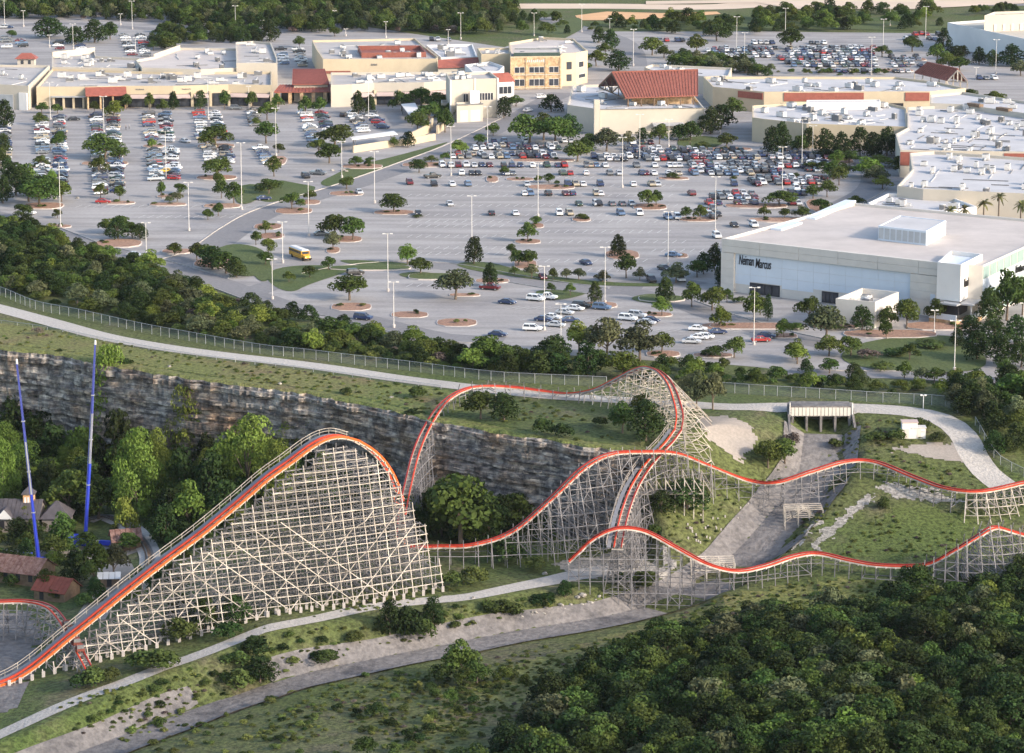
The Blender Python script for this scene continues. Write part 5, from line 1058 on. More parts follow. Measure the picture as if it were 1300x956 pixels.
# rim, turn and right side
hand('610,532,44,36,o 640,534,40,36,d 690,552,34,24,b 715,556,30,22,b 760,542,24,18,b 820,560,58,50,d 790,550,40,40,o 815,530,36,30,o 868,520,28,46,g 884,522,34,48,g 905,520,34,50,g 872,645,66,36,d 840,650,40,28,d 975,594,40,36,o 996,590,38,34,o 1122,646,20,16,d 1006,568,26,24,t 1060,568,26,14,s 1110,560,34,16,s 1140,560,30,20,s 1165,545,30,18,s 1190,560,26,16,s 830,680,30,18,s 700,470,50,40,d 745,478,40,42,d 790,480,56,34,l 620,462,60,36,l 600,470,40,28,l', 'on the grassy slopes around the coaster turn', True)
hand('75,455,16,14,b 90,465,22,12,s 160,468,18,18,b 200,480,10,8,s 335,500,20,14,s 525,532,26,16,b 530,505,30,18,s 48,425,16,12,t 440,500,20,10,s', 'clinging along the quarry rim', True)
# banks in front
hand('120,870,44,30,s 102,874,36,24,b 140,864,36,24,s 520,812,40,52,b 495,806,36,44,d 550,796,34,38,d 535,810,40,30,s 325,832,44,30,b 300,845,36,24,s 230,815,44,40,s 205,850,50,34,s 180,850,50,30,s 260,800,44,40,d 300,790,50,36,d 230,790,40,36,d 290,810,40,28,b 717,758,22,22,d 690,768,36,20,b 640,780,44,26,s 820,745,46,26,s 790,740,30,18,s 585,862,52,50,o 560,866,40,30,s 620,776,30,20,s 450,815,30,18,s 410,840,40,20,s 330,866,50,34,d 300,875,46,34,s 605,868,40,30,o', 'on the bank between the gravel path and the channel', True)
scatter('190,868 260,838 330,815 420,795 520,778 600,770 700,755 740,742 740,765 640,785 520,815 420,838 340,862 260,895 200,930 100,960 60,940', 3.2, (1.6, 3.6), 1.35, (('shrub', 7), ('dshrub', 3), ('weed', 4)), 'in the undergrowth on the channel bank', .30)
FOR = '540,1000 620,965 690,905 737,872 780,850 828,832 880,820 935,814 976,806 1020,798 1057,792 1095,792 1124,776 1175,772 1230,764 1300,750 1340,744 1340,1000'
scatter(FOR, 3.7, (4.8, 8.2), 1.15, (('oak', 5), ('dark', 6), ('grey', 1.0), ('light', .5)), 'in the dense dark wood below the coaster', .02)
hand('1165,760,56,44,o', 'in the dense dark wood below the coaster', True)
hand('840,818,36,16,s 880,800,40,14,s 735,858,40,20,s 790,832,30,12,s 980,770,30,14,s 1040,758,26,10,s', 'on the grass between channel and dark wood', True)
scatter('480,900 560,872 640,852 700,850 660,880 620,930 560,985 440,1000', 4.5, (2.4, 4.5), 1.2, (('shrub', 6), ('dshrub', 3), ('weed', 3), ('oak', 2)), 'in the undergrowth on the channel bank', .35)
scatter('850,74 880,70 960,84 985,90 975,98 900,94 850,84', 6, (3, 5), 1.3, (('oak', 5), ('dark', 3), ('grey', 2)), 'between the far car park and the terrace', .05, terrain=False)
scatter('985,92 1030,90 1130,92 1130,96 1000,97', 5, (2, 3), 1.4, (('shrub', 5), ('oak', 3)), 'between the far car park and the terrace', .2, terrain=False)
scatter('120,1000 200,930 300,895 400,872 500,850 560,870 480,905 420,1000', 3.4, (1.2, 2.6), 1.4, (('shrub', 6), ('dshrub', 3), ('weed', 6)), 'in the undergrowth on the channel bank', .5)
scatter('-60,436 0,439 75,448 162,463 260,480 320,488 421,502 498,519 541,531 571,533 650,547 741,563 741,571 650,555 571,541 498,528 421,511 320,496 215,484 120,466 40,454 -60,448', 3.0, (1.2, 2.8), 1.3, (('shrub', 5), ('dshrub', 3), ('weed', 3), ('twig', 1)), 'clinging along the quarry rim', .55)
scatter('-60,640 60,640 130,650 130,700 60,735 100,760 150,750 190,745 200,690 150,655 240,660 300,690 200,775 100,770 -60,730', 5.0, (3, 6), 1.15, (('oak', 5), ('dark', 5), ('light', 2), ('shrub', 3)), 'between the park buildings under the towers', .5)
# weeds as ground cover
for px, n_, pl in (('-60,400 60,418 200,446 350,466 500,487 600,500 600,520 560,528 500,518 420,502 320,488 215,474 120,457 40,445 -60,440', 2.6, 'rim'), ('1060,706 1070,690 1120,650 1180,645 1240,655 1225,680 1200,708 1120,712', 1.7, 'field'),
    ('560,880 650,845 800,800 900,768 1000,742 1080,735 1110,738 1090,770 976,800 930,812 828,830 737,872 640,920 540,930', 1.5, 'bank'), ('190,868 260,838 330,815 420,795 520,778 600,770 700,755 740,742 740,765 640,785 520,815 420,838 340,862 260,895 200,930 100,960 60,940', 1.5, 'bank'),
    ('600,500 760,512 780,560 700,550 620,530', 2.0, 'rim'), ('300,940 420,870 560,850 700,820 640,870 560,960', 1.7, 'bank'), ('60,900 190,868 330,815 300,850 150,930', 1.7, 'bank'), ('250,790 560,745 600,752 420,780 330,800', 1.6, 'bank'), ('1100,575 1240,600 1230,640 1120,612', 1.8, 'slope'), ('830,640 900,630 950,625 900,690 850,700', 1.5, 'slope'), ('1080,530 1200,545 1120,580 1050,600', 1.8, 'slope'), ('940,560 1000,560 1000,620 930,600', 1.6, 'slope'), ('1040,600 1090,600 1060,660 1000,705 1020,650', 1.6, 'slope'), ('330,394 235,360 190,350 160,380 260,420 340,436', 2.6, 'rim')):
    scatter(px, n_, (.7, 1.5), 1.6, (('weed', 6), ('shrub', 2.5), ('twig', .8)), 'weeds on the ' + pl, .35)

# the largest become things, the rest one mass per place
def area(q): return q[3] * q[4] * ppm(q[:3]) ** 2
def onscreen(q):
    d = q[1] * ct + (CH - q[2]) * st; u = CU + CF * q[0] / d; v = CV - CF * (q[1] * st + (q[2] + q[4] * .7 - CH) * ct) / d
    return -15 < u < 1315 and -10 < v < 975
isweed = lambda q: q[6].startswith('weeds')
mass_t = sorted([q for q in TREES if q[5] in ('oak', 'dark', 'light', 'grey', 'cotton') and not isweed(q) and onscreen(q)], key=lambda q: (-q[9], -area(q)))
NT = {}
keep = set()
for q in mass_t:
    if NT.get(q[5], 0) < {'oak': 290, 'dark': 260, 'light': 60, 'grey': 70, 'cotton': 40}[q[5]]: NT[q[5]] = NT.get(q[5], 0) + 1; keep.add(id(q))
for kk, nn in (('shrub', 110), ('dshrub', 50), ('twig', 20)):
    for q in sorted([q for q in TREES if q[5] == kk and not isweed(q) and onscreen(q)], key=lambda q: (-q[9], -area(q)))[:nn]: keep.add(id(q))
REST = {}; FIRST = {}
HS = {}
for q in TREES:
    if id(q) in keep: HS.setdefault((q[5], q[6]), []).append((q[4], q[3] / q[4]))
HS = {k: (sorted(a for a, _ in v), sorted(b for _, b in v)) for k, v in HS.items()}
def describe(q):
    a, b = HS[(q[5], q[6])]; n = len(a); pl = q[6]; sz = ''
    if n > 2: sz = 'tall ' if q[4] >= a[int(n * .67)] else ('small ' if q[4] < a[int(n * .33)] else '')
    if n > 5: sz += 'spreading ' if q[3] / q[4] >= b[int(n * .6)] else ('slim ' if q[3] / q[4] < b[int(n * .3)] else '')
    if 'dense dark wood' in pl:
        x, y = q[0], q[1]
        pl = 'in the dark wood ' + ('under the front track dip' if y > 628 and x < 62 else 'below the far track hill' if y > 628 else 'beside the channel grass' if x < 22 and y > 590 else 'behind the channel grass' if x < 22 else 'facing the rough field' if y > 605 else '')
        if pl.endswith('wood '): pl = 'deep in the dark wood ' + ('beyond the field' if x > 60 else 'beyond the grass')
    return sz + LOOK[q[5]] + ' ' + pl
for q in TREES:
    x, y, z, w_, h, k, pl, rot, var = q[:9]
    if id(q) in keep:
        big = k in ('oak', 'dark', 'light', 'grey', 'cotton'); lab = describe(q); nm, cat = TN[k]
        if big:
            t = thing(nm, lab, cat, (x, y, z), 'plants ' + pl)
            o = bpy.data.objects.new('crown', CR[k][var]); COL.objects.link(o); o.parent = t
            o2 = bpy.data.objects.new('trunk', TR[k][var]); COL.objects.link(o2); o2.parent = t
        else:
            t = o = bpy.data.objects.new(nm, CR[k][var]); COL.objects.link(t); t.location = (x, y, z); tag(t, lab, cat, 'plants ' + pl)
        t.rotation_euler.z = rot; t.scale = (w_, w_, h); FIRST.setdefault((k, var), o)
    else: REST.setdefault(pl, []).append(q)
for k in CR:
    for i in range(len(CR[k])):
        if (k, i) not in FIRST:
            p = GT(400 + 25 * i + 7 * hash_(k) % 90, 800); o = bpy.data.objects.new(TN[k][0], CR[k][i]); COL.objects.link(o); o.location = p; o.scale = (1.6, 1.6, 1.1); FIRST[(k, i)] = o
            tag(o, LOOK[k] + ' beside the gravel path on the channel bank', TN[k][1], 'weeds beside the gravel path')
def mass(name, qs, label):
    me = bpy.data.meshes.new(name); me.from_pydata([q[:3] for q in qs], [], [])
    KK = list(CR)
    for an, ty, dat in (('rot', 'FLOAT_VECTOR', [c for q in qs for c in (0, 0, q[7])]), ('scl', 'FLOAT_VECTOR', [c for q in qs for c in (q[3], q[3], q[4])]), ('idx', 'INT', [q[8] for q in qs]), ('knd', 'INT', [KK.index(q[5]) for q in qs])):
        a = me.attributes.new(an, ty, 'POINT'); a.data.foreach_set('vector' if 'VEC' in ty else 'value', dat)
    o = bpy.data.objects.new(name, me); COL.objects.link(o); tag(o, label, 'vegetation', kind='stuff')
    ng = bpy.data.node_groups.new(name, 'GeometryNodeTree'); ng.interface.new_socket('Geometry', in_out='INPUT', socket_type='NodeSocketGeometry'); ng.interface.new_socket('Geometry', in_out='OUTPUT', socket_type='NodeSocketGeometry')
    n = ng.nodes; l = ng.links; gi = n.new('NodeGroupInput'); go = n.new('NodeGroupOutput'); jo = n.new('GeometryNodeJoinGeometry'); l.new(jo.outputs[0], go.inputs[0])
    def attr(nm, ty):
        x = n.new('GeometryNodeInputNamedAttribute'); x.data_type = ty; x.inputs[0].default_value = nm; return [s for s in x.outputs if s.enabled and s.name == 'Attribute'][0]
    e2r = n.new('FunctionNodeEulerToRotation'); l.new(attr('rot', 'FLOAT_VECTOR'), e2r.inputs[0])
    for k in sorted(set(q[5] for q in qs)):
        j = n.new('GeometryNodeJoinGeometry')
        for i in range(len(CR[k])):
            oi = n.new('GeometryNodeObjectInfo'); oi.transform_space = 'ORIGINAL'; oi.inputs[0].default_value = FIRST[(k, i)]; oi.inputs[1].default_value = True
            l.new(oi.outputs['Geometry'], j.inputs[0])
        cmp = n.new('FunctionNodeCompare'); cmp.data_type = 'INT'; cmp.operation = 'EQUAL'; l.new(attr('knd', 'INT'), cmp.inputs[2]); cmp.inputs[3].default_value = KK.index(k)
        ip = n.new('GeometryNodeInstanceOnPoints'); l.new(gi.outputs[0], ip.inputs['Points']); l.new(cmp.outputs[0], ip.inputs['Selection']); l.new(j.outputs[0], ip.inputs['Instance'])
        ip.inputs['Pick Instance'].default_value = True; l.new(attr('idx', 'INT'), ip.inputs['Instance Index']); l.new(e2r.outputs[0], ip.inputs['Rotation']); l.new(attr('scl', 'FLOAT_VECTOR'), ip.inputs['Scale'])
        l.new(ip.outputs[0], jo.inputs[0])
    md = o.modifiers.new('plants', 'NODES'); md.node_group = ng; return o
for pl, qs in REST.items():
    wd = pl.startswith('weeds'); mass('undergrowth' if wd or 'undergrowth' in pl or 'scrub' in pl or 'hedge' in pl else 'woodland', qs, ('low rough ' if wd else 'mass of trees and bushes ') + pl)
print('TREES', len(TREES), 'kept', len(keep), {k: len(v) for k, v in REST.items()}, 'CARS', len(CARS))
# ================================================================== roller coaster
c0 = GT(335, 782); COA = thing('roller_coaster', 'orange railed roller coaster on a huge pale timber lift hill and lattice supports', 'roller coaster', tuple(c0))
Z = Vector((0, 0, 1))
def frames(P):
    out = []
    for i, p in enumerate(P):
        d = (P[min(i + 1, len(P) - 1)] - P[max(i - 1, 0)]).normalized(); e = d.cross(Z); e.normalize(); out.append((p, d, e))
    return out
def loft(mb, F, off, w_, h, dz=0, bank=None):
    k = len(mb.v)
    for i, (p, d, e) in enumerate(F):
        b = bank[i] if bank else 0; e2 = e * math.cos(b) + Z * math.sin(b); n = e2.cross(d).normalized(); c = p + e2 * off + n * dz
        for a, q in ((-.5, -.5), (.5, -.5), (.5, .5), (-.5, .5)): mb.v.append(tuple(c + e2 * w_ * a + n * h * q))
    for i in range(len(F) - 1):
        for j in range(4):
            a, b_ = k + 4 * i + j, k + 4 * i + (j + 1) % 4; mb.f.append((a, b_, b_ + 4, a + 4)); mb.m.append(0)
def track(P, rails=(M_railshade, M_rail2), g=.68, walk=0, bank=None, tie=M_timber, tie_step=1.3, rw=.26, ww=1.3):
    L = smooth_line(P, .9); F = frames(L); bk = None
    if bank: bk = [float(np.interp(i / (len(L) - 1), *zip(*bank))) for i in range(len(L))]
    mb = MB(); 
    o = None
    # cross ties make the track itself, the rails hang on it
    acc = 0; tb = MB(); last = None
    for i, (p, d, e) in enumerate(F):
        if last is None or (p - last).length >= tie_step:
            last = p; b = bk[i] if bk else 0; e2 = e * math.cos(b) + Z * math.sin(b); tb.beam(p - e2 * (g + .45) - Z * .42, p + e2 * (g + .45) - Z * .42, .2, .22)
    loft(tb, F, -g, .3, .3, -.3, bk); loft(tb, F, g, .3, .3, -.3, bk)
    o = tb.build('track', tie, COA)
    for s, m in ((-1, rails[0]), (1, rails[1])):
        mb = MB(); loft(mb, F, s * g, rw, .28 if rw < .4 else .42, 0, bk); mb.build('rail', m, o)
    if walk:
        mb = MB(); a = walk * (g + .7 + ww / 2); loft(mb, F, a, ww, .12, -.15); mb.build('walkway', M_walk, COA)
        mb = MB(); a2 = walk * (g + .75 + ww); loft(mb, F, a2, .12, .12, 1.05); loft(mb, F, a2, .10, .10, .5); last = None
        for p, d, e in F:
            if last is None or (p - last).length > 2: last = p; mb.beam(p + e * a2 - Z * .3, p + e * a2 + Z * 1.1, .12)
        mb.build('handrail', M_timber, COA)
    return L, F
def supports(F, step, lev, m, bl=.15, br=.15, w_=.2, drop=.6, brace=True, top_extra=0, hw=1.2, zmax=99):
    """trestle bents under a track: two legs each side, cross ledgers, bracing, and lengthwise ledgers"""
    last = None; B_ = []
    for p, d, e in F:
        if last is None or (p - last).length >= step:
            last = p; B_.append((p, d, e))
    lines = {}; prev = None
    for bi, (p, d, e) in enumerate(B_):
        zt = p.z - drop; mb = MB(); legs = []
        for s, b in ((-1, bl), (1, br)):
            t = p + e * s * hw; zg = hz(t.x, t.y); H = zt - zg
            f = p + e * s * (hw + b * max(0, H)); zg2 = min(hz(f.x, f.y), zt - .3); legs.append((Vector((t.x, t.y, zt + top_extra)), Vector((f.x, f.y, zg2 - .3))))
            mb.beam(*legs[-1], w_)
            if b * H > 1.6:
                mb.beam((t.x, t.y, zt), (t.x, t.y, min(zg, zt - .2) - .3), w_)
        mb.beam(Vector((legs[0][0].x, legs[0][0].y, zt)), Vector((legs[1][0].x, legs[1][0].y, zt)), w_)
        lv = []; z = math.floor(zt / lev) * lev; zlow = min(legs[0][1].z, legs[1][1].z) + .8
        def at(leg, z): a, b = leg; t = (a.z - z) / max(.01, a.z - b.z); return a.lerp(b, t)
        while z > zlow and len(lv) < 14:
            a, b = [at(l, max(z, l[1].z)) for l in legs]; mb.beam(a, b, w_ * .8); lv.append((round(z / lev), a, b)); z -= lev
        for (k, a, b), (k2, a2, b2) in zip(lv, lv[1:]):
            if brace: mb.beam(a, b2, w_ * .7) if (k + bi) % 2 else mb.beam(b, a2, w_ * .7)
        cur = {k: (a, b) for k, a, b in lv}
        if prev:
            for k in cur:
                for s in (0, 1):
                    if k in prev: lines.setdefault((k, s), []).append((prev[k][s], cur[k][s]))
                if k in prev and k - 1 in cur and (bi + k) % 3 == 0: mb.beam(prev[k][bi % 2], cur[k - 1][bi % 2], w_ * .7)
                if k in prev and k - 1 in prev and (bi + k) % 3 == 1: mb.beam(cur[k][bi % 2], prev[k - 1][bi % 2], w_ * .7)
        prev = cur; mb.build('support_bent', m, COA)
    for key, segs in lines.items():
        runs = [[]]
        for a, b in segs:
            if runs[-1] and (a - runs[-1][-1][1]).length > .5: runs.append([])
            runs[-1].append((a, b))
        for r_ in runs:
            mb = MB()
            for a, b in r_: mb.beam(a, b, w_ * .8)
            mb.build('ledger', m, COA)
LU = lambda u: 609 + .0916 * (u - 15)
lift_px = pts('15,862 94,803 162,748 211,710 254,678 305,636 340,606 368,586 395,566 414,556 432,553.5 451,558 469,569 484,583 497,603 505,625 507,648 506,670 507,690')
PL_ = [PY(u, v, LU(u) + (0 if u < 440 else (u - 440) * .05)) for u, v in lift_px[:-2]] + [PY(506, 672, 668), PY(508, 690, 670)]
PL_ = [Vector((-135, 582, PL_[0].z - .3)), Vector((-108, 600, PL_[0].z - .2))] + PL_
cut = 13
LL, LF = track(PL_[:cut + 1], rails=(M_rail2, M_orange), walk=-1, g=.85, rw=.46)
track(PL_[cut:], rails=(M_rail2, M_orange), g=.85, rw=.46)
# timber lift hill: one straight scaffold, profile given by the photo
prof = pts('-20,884 15,868 94,810 162,755 211,717 254,685 305,643 340,613 368,593 395,573 414,563 432,560 451,565 469,577 484,592 497,610 508,630 517,650 524,660 525,672 532,694')
sc_dir = Vector((LU(560) - LU(15), 0, 0)); A0 = PY(-20, 880, LU(-20)); A1 = PY(532, 694, LU(532)); ax = Vector((A1.x - A0.x, A1.y - A0.y, 0)); LEN = ax.length; ax.normalize(); sd_ = Vector((ax.y, -ax.x, 0))
pz = [(( PY(u, v, LU(u)) - A0).dot(ax), PY(u, v, LU(u)).z) for u, v in prof]; ps_, pzz = zip(*pz)
LEV = 1.65; nb = int(LEN / 2.25); bents = []; lines = {}
for i in range(nb + 1):
    s = LEN * i / nb; zt = float(np.interp(s, ps_, pzz)) - .55; c = A0 + ax * s; zg = hz(c.x, c.y); H = max(1.0, zt - zg); right = s > float(np.interp(432, [u for u, _ in prof], ps_))
    bo = max(2.0, min(9.5, 1.5 + .27 * H)) if not right else 9.6; bb = min(8, 1.5 + .2 * H)
    def fo(z, bo=bo, H=H, zg=zg, right=right): return (1.5 + (bo - 1.5) * max(0, min(1, (zt - z) / max(H, 1)))) if not right else bo - .24 * (z - zg)
    def bk_(z, bb=bb, H=H): return -(1.5 + (bb - 1.5) * max(0, min(1, (zt - z) / max(H, 1))))
    mb = MB(); q = lambda o, z: Vector((c.x + sd_.x * o, c.y + sd_.y * o, z)); g_ = lambda o: hz(c.x + sd_.x * o, c.y + sd_.y * o) + .5
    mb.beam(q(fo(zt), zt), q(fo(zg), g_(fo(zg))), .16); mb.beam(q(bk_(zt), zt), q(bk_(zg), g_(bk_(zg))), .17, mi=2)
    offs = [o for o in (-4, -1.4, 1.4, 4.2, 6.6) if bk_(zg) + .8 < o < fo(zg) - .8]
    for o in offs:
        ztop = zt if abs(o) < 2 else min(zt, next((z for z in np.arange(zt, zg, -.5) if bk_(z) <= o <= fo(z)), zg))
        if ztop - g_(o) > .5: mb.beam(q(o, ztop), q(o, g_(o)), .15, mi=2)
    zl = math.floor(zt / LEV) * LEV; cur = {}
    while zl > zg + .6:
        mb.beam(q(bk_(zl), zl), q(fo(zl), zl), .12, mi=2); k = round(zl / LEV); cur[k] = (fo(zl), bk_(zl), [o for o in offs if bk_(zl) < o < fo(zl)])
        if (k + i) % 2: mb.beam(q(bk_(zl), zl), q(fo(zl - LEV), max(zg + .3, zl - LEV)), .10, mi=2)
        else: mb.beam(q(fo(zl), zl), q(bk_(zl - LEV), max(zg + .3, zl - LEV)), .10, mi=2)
        zl -= LEV
    for o in [fo(zg)] + offs[-1:]:
        p = q(o, 0); zz = hz(p.x, p.y); mb.box((p.x, p.y, zz - .4), (.55, .55, 1.5), mi=1)
    mb.build('support_bent', [M_timber, M_kerb, M_timberg], COA); bents.append((c, cur, fo, zg, zt))  # inner members take the grey timber: interior shade put into the colour
for key in ('f', 'b', -1.4, 1.4, 4.2):
    ks = sorted({k for b in bents for k in b[1]})
    for k in ks:
        mb = MB()
        for (ca, cu_, *_), (cb, cv_, *_) in zip(bents, bents[1:]):
            if k in cu_ and k in cv_:
                def pos(c, d):
                    o = d[k][0] + .15 if key == 'f' else (d[k][1] if key == 'b' else (key if key in d[k][2] else None))
                    return None if o is None else Vector((c.x + sd_.x * o, c.y + sd_.y * o, k * LEV + .05))
                a, b = pos(ca, cu_), pos(cb, cv_)
                if a and b: mb.beam(a - ax * .3, b + ax * .3, .09, .16)
        if mb.f: mb.build('ledger', M_timber if key == 'f' else M_timberg, COA)  # inner planes greyer than the front, painting in the shade inside
for i in range(3, len(bents) - 6, 3):                       # long raking braces on the front face
    for sg in (1, -1):
        mb = MB(); c, cur, fo, zg, zt = bents[i]
        for j in range(0, 9):
            ii, jj = i + j * sg, i + (j + 1) * sg
            if not (0 <= ii < len(bents) and 0 <= jj < len(bents)): break
            za, zb = zg + 1 + j * 1.9, zg + 1 + (j + 1) * 1.9; ca, fa, ta = bents[ii][0], bents[ii][2], bents[ii][4]; cb, fb, tb = bents[jj][0], bents[jj][2], bents[jj][4]
            if zb > tb or za > ta: break
            oa, ob = fa(za) + .3, fb(zb) + .3; mb.beam((ca.x + sd_.x * oa, ca.y + sd_.y * oa, za), (cb.x + sd_.x * ob, cb.y + sd_.y * ob, zb), .16)
        if mb.f: mb.build('brace', M_timber, COA)
# climb on to the rim, rim section, turn and second drop
T1 = [PY(*q) for q in pts('508,690,670 509,668,675 512,645,681 518,615,690 528,575,703 542,542,714 562,512,724 585,496,732 610,490,737 650,491,740 690,496,740 720,499,738 755,494,734 785,480,729 805,470,725 822,466,721 838,472,717 850,486,712 858,505,706 863,527,700 861,545,696 850,560,692 835,576,688 820,594,682 806,617,676 796,642,665 789,668,656 784,695,649')]
L1, F1 = track(T1[:21], g=.72, bank=[(0, 0), (.3, 0), (.4, .25), (.55, 0), (.75, .3), (.9, .35), (1, 0)])
L2, F2 = track(T1[20:], walk=1, g=.75, ww=.8)
n1 = len(F1); i1 = next(i for i, (p, d, e) in enumerate(F1) if p.x > PY(590, 490, 735).x and p.y > 728); i2 = next(i for i, (p, d, e) in enumerate(F1) if p.x > PY(745, 490, 738).x)
supports(F1[2:i1], 2.4, 2.4, M_timberg, .12, .10, w_=.16); supports(F1[i1:i2], 3.2, 2.0, M_timberg, .55, .5, w_=.15, top_extra=1.5, hw=1.7); supports(F1[i2:], 2.5, 2.3, M_timber, 1.0, .2, w_=.15, hw=1.4); supports(F2, 2.6, 2.3, M_timberg, .16, .16, w_=.16)
T2 = [PY(*q) for q in pts('520,694,668 556,693,668 600,691,668 650,674,670 700,632,673 740,594,677 775,576,681 820,573,685 860,575,688 900,590,690 950,609,692 985,612,690 1030,598,692 1075,585,696 1112,586,696 1160,605,690 1200,619,684 1245,623,682 1300,612,686 1350,600,690')]
L3, F3 = track(T2, rails=(M_railshade, M_rail2), g=.68)
k3 = next(i for i, (p, d, e) in enumerate(F3) if p.x > PY(900, 590, 696).x); k4 = next(i for i, (p, d, e) in enumerate(F3) if p.x > PY(1225, 620, 684).x)
supports(F3[:k3], 2.5, 2.5, M_timberg, .14, .34, w_=.15, top_extra=1.3, hw=1.5); supports(F3[k3:k4], 3.0, 2.2, M_timberg, .14, .14, w_=.14); supports(F3[k4:], 1.7, 1.5, M_timber, .8, .8, w_=.16)
T3 = [PY(*q) for q in pts('722,712,652 735,700,652 755,682,652 785,670,652 820,674,652 860,695,651 900,716,650 935,724,651 970,718,653 1010,705,656 1040,702,657 1080,711,655 1120,717,653 1175,716,651 1210,699,650 1240,681,650 1262,669,651 1285,674,652 1320,684,653 1350,690,654')]
L4, F4 = track(T3, rails=(M_railshade, M_rail2), g=.68)
j3 = next(i for i, (p, d, e) in enumerate(F4) if p.x > PY(1180, 715, 640).x)
supports(F4[:j3], 2.5, 2.3, M_timberg, .12, .12, w_=.15); supports(F4[j3:], 1.9, 1.7, M_timberg, .7, .5, w_=.17, top_extra=2.0, hw=1.9)
T0 = [PY(*q) for q in pts('-90,770,640 -40,765,640 0,763,640 35,763,639 62,770,635 78,786,629 90,806,621 104,832,612 118,858,604')]
L5, F5 = track(T0, rails=(M_railshade, M_rail2), g=.68); supports(F5, 2.6, 2.0, M_timberg, .2, .2, w_=.18)
# timber platform where the drop crosses the lower track
p = GT(835, 640); c = PY(838, 622, 684)
for k in range(7):
    mb = MB(); y = c.y - 4 + k * 1.4; mb.beam((c.x - 5, y, c.z), (c.x + 9, y, c.z + .2), .22); mb.build('platform_beam', M_timber, COA)
for k in range(8):
    mb = MB(); x = c.x - 5 + k * 2
    for y in (c.y - 4, c.y + 4.4): mb.beam((x, y, c.z + 3.2), (x, y, hz(x, y) - .3), .2); mb.beam((x, y, c.z + 3.2), (x + 2, y, c.z), .14)
    mb.beam((x, c.y - 4, c.z), (x, c.y + 4.4, c.z), .2); mb.beam((x, c.y - 4, c.z + 3), (x, c.y + 4.4, c.z + 3), .16); mb.build('platform_frame', M_timber, COA)
# timber trestles over the channel and old footings on the slope
for u, v, wd in ((905, 712, 9), (1020, 645, 8)):
    p = GT(u, v, False); p.z = hz(p.x, p.y, False) - .5
    for k in range(4):
        mb = MB(); y = p.y - 2 + k * 1.6
        mb.beam((p.x - wd / 2, y, p.z + .6), (p.x + wd / 2, y, p.z + .8), .2)
        for sx in (-1, -.3, .3, 1): mb.beam((p.x + sx * wd / 2, y, p.z + .6), (p.x + sx * wd / 2, y, hz(p.x + sx * wd / 2, y) - .3), .2)
        mb.beam((p.x - wd / 2, y, p.z - 2), (p.x, y, p.z + .6), .15); mb.beam((p.x + wd / 2, y, p.z - 2), (p.x, y, p.z + .6), .15); mb.beam((p.x - wd / 2, y, p.z - 1), (p.x + wd / 2, y, p.z - 1), .15); mb.build('channel_trestle', M_timber, COA)
rng = random.Random(8)
for k in range(34):
    u, v = rng.uniform(868, 950), rng.uniform(628, 690)
    if (u - 868) / 82 + (v - 628) / 62 > 1.35: continue
    p = GT(u, v); mb = MB(); mb.box((p.x, p.y, p.z - .3), (.28, .28, .7)); mb.build('footing', M_kerb, COA)
# coaster train on the red curve
i = 0; n5 = len(F5); tr = None
for k in range(5):
    p, d, e = F5[int(n5 * .62) + k * 3]; th = math.atan2(d.y, d.x)
    if tr is None: tr = thing('coaster_train', 'dark red coaster train on the red curve beside the lift hill', 'train', tuple(p))
    mb = MB(); mb.box((p.x, p.y, p.z + .25), (2.3, 1.5, .5), th); mb.box((p.x, p.y, p.z + .7), (.5, 1.3, .8), th); mb.box((p.x + d.x * .8, p.y + d.y * .8, p.z + .7), (.4, 1.3, .7), th, mi=1); mb.build('carriage', [M_barn, M_unitd], tr)
M_bluedk = mat('slate_blue_paint', (.08, .10, .36), rough=.4, var=.1)
M_rooft2 = mat('dull_stucco', (.22, .19, .17), var=.1)
# ================================================================== launch towers, park buildings
for base, mid, top, lab in (((50, 716), (38, 612), (21, 458), 'leaning blue and white launch tower behind the slate roofed house'), ((108, 692), (115, 570), (121, 434), 'upright blue and white launch tower beside the rusty shed')):
    b = GT(*base); Y = b.y; t = thing('launch_tower', lab, 'tower', b); P = [b, PY(*mid, Y), PY(*top, Y)]
    def along(q):
        return P[0].lerp(P[1], q / .4) if q < .4 else P[1].lerp(P[2], (q - .4) / .6)
    segs = [(0, .12, .42, .40, M_blue), (.12, .34, .36, .33, M_blue), (.34, .60, .29, .26, M_metal), (.60, 1, .25, .17, M_bluedk)]
    for a, c, r0, r1, m in segs: mb = MB(); mb.cyl(along(a), along(c), r0, r1, n=10); mb.build('mast_section', m, t)
    mb = MB()
    for s in (-1, 1): mb.beam(along(.02) + Vector((s * .38, -.3, 0)), along(.99) + Vector((s * .14, -.15, 0)), .08)
    mb.build('cable_rail', M_bluedk, t)
    mb = MB(); mb.cyl(along(.985), along(1) + Z * .4, .27, .2, n=10); mb.build('cap', M_white, t)
    mb = MB(); mb.box((b.x, b.y, b.z), (3, 3, 1.2)); mb.build('base', M_blue, t); mb = MB(); mb.box((b.x - 2.4, b.y - 1, b.z), (2, 2, 2.6)); mb.build('winch_cabin', M_blue, t)
    for q in (.25, .45, .7): mb = MB(); c = along(q); mb.box((c.x, c.y, c.z), (.75, .7, .22)); mb.build('collar', M_metal, t)
p, q = GT(112, 692), GT(142, 694); t = thing('launch_beam', 'blue and white floor beam from the launch tower to the shed', 'beam', p); mb = MB(); mb.beam(p + Z * .8, p.lerp(q, .55) + Z * .8, .8); mb.build('white_half', M_white, t); mb = MB(); mb.beam(p.lerp(q, .5) + Z * .8, q + Z * .8, .95); mb.build('blue_half', M_blue, t)
struct(ribbon('plaza', '-60,712 0,704 50,702 110,700 160,706', 9, M_patch, .06), 'pale paved plaza around the launch towers')
struct(ribbon('plaza', '118,700 140,712 150,735 128,765 112,790', 7, M_patch, .08), 'pale paved walk below the launch towers')
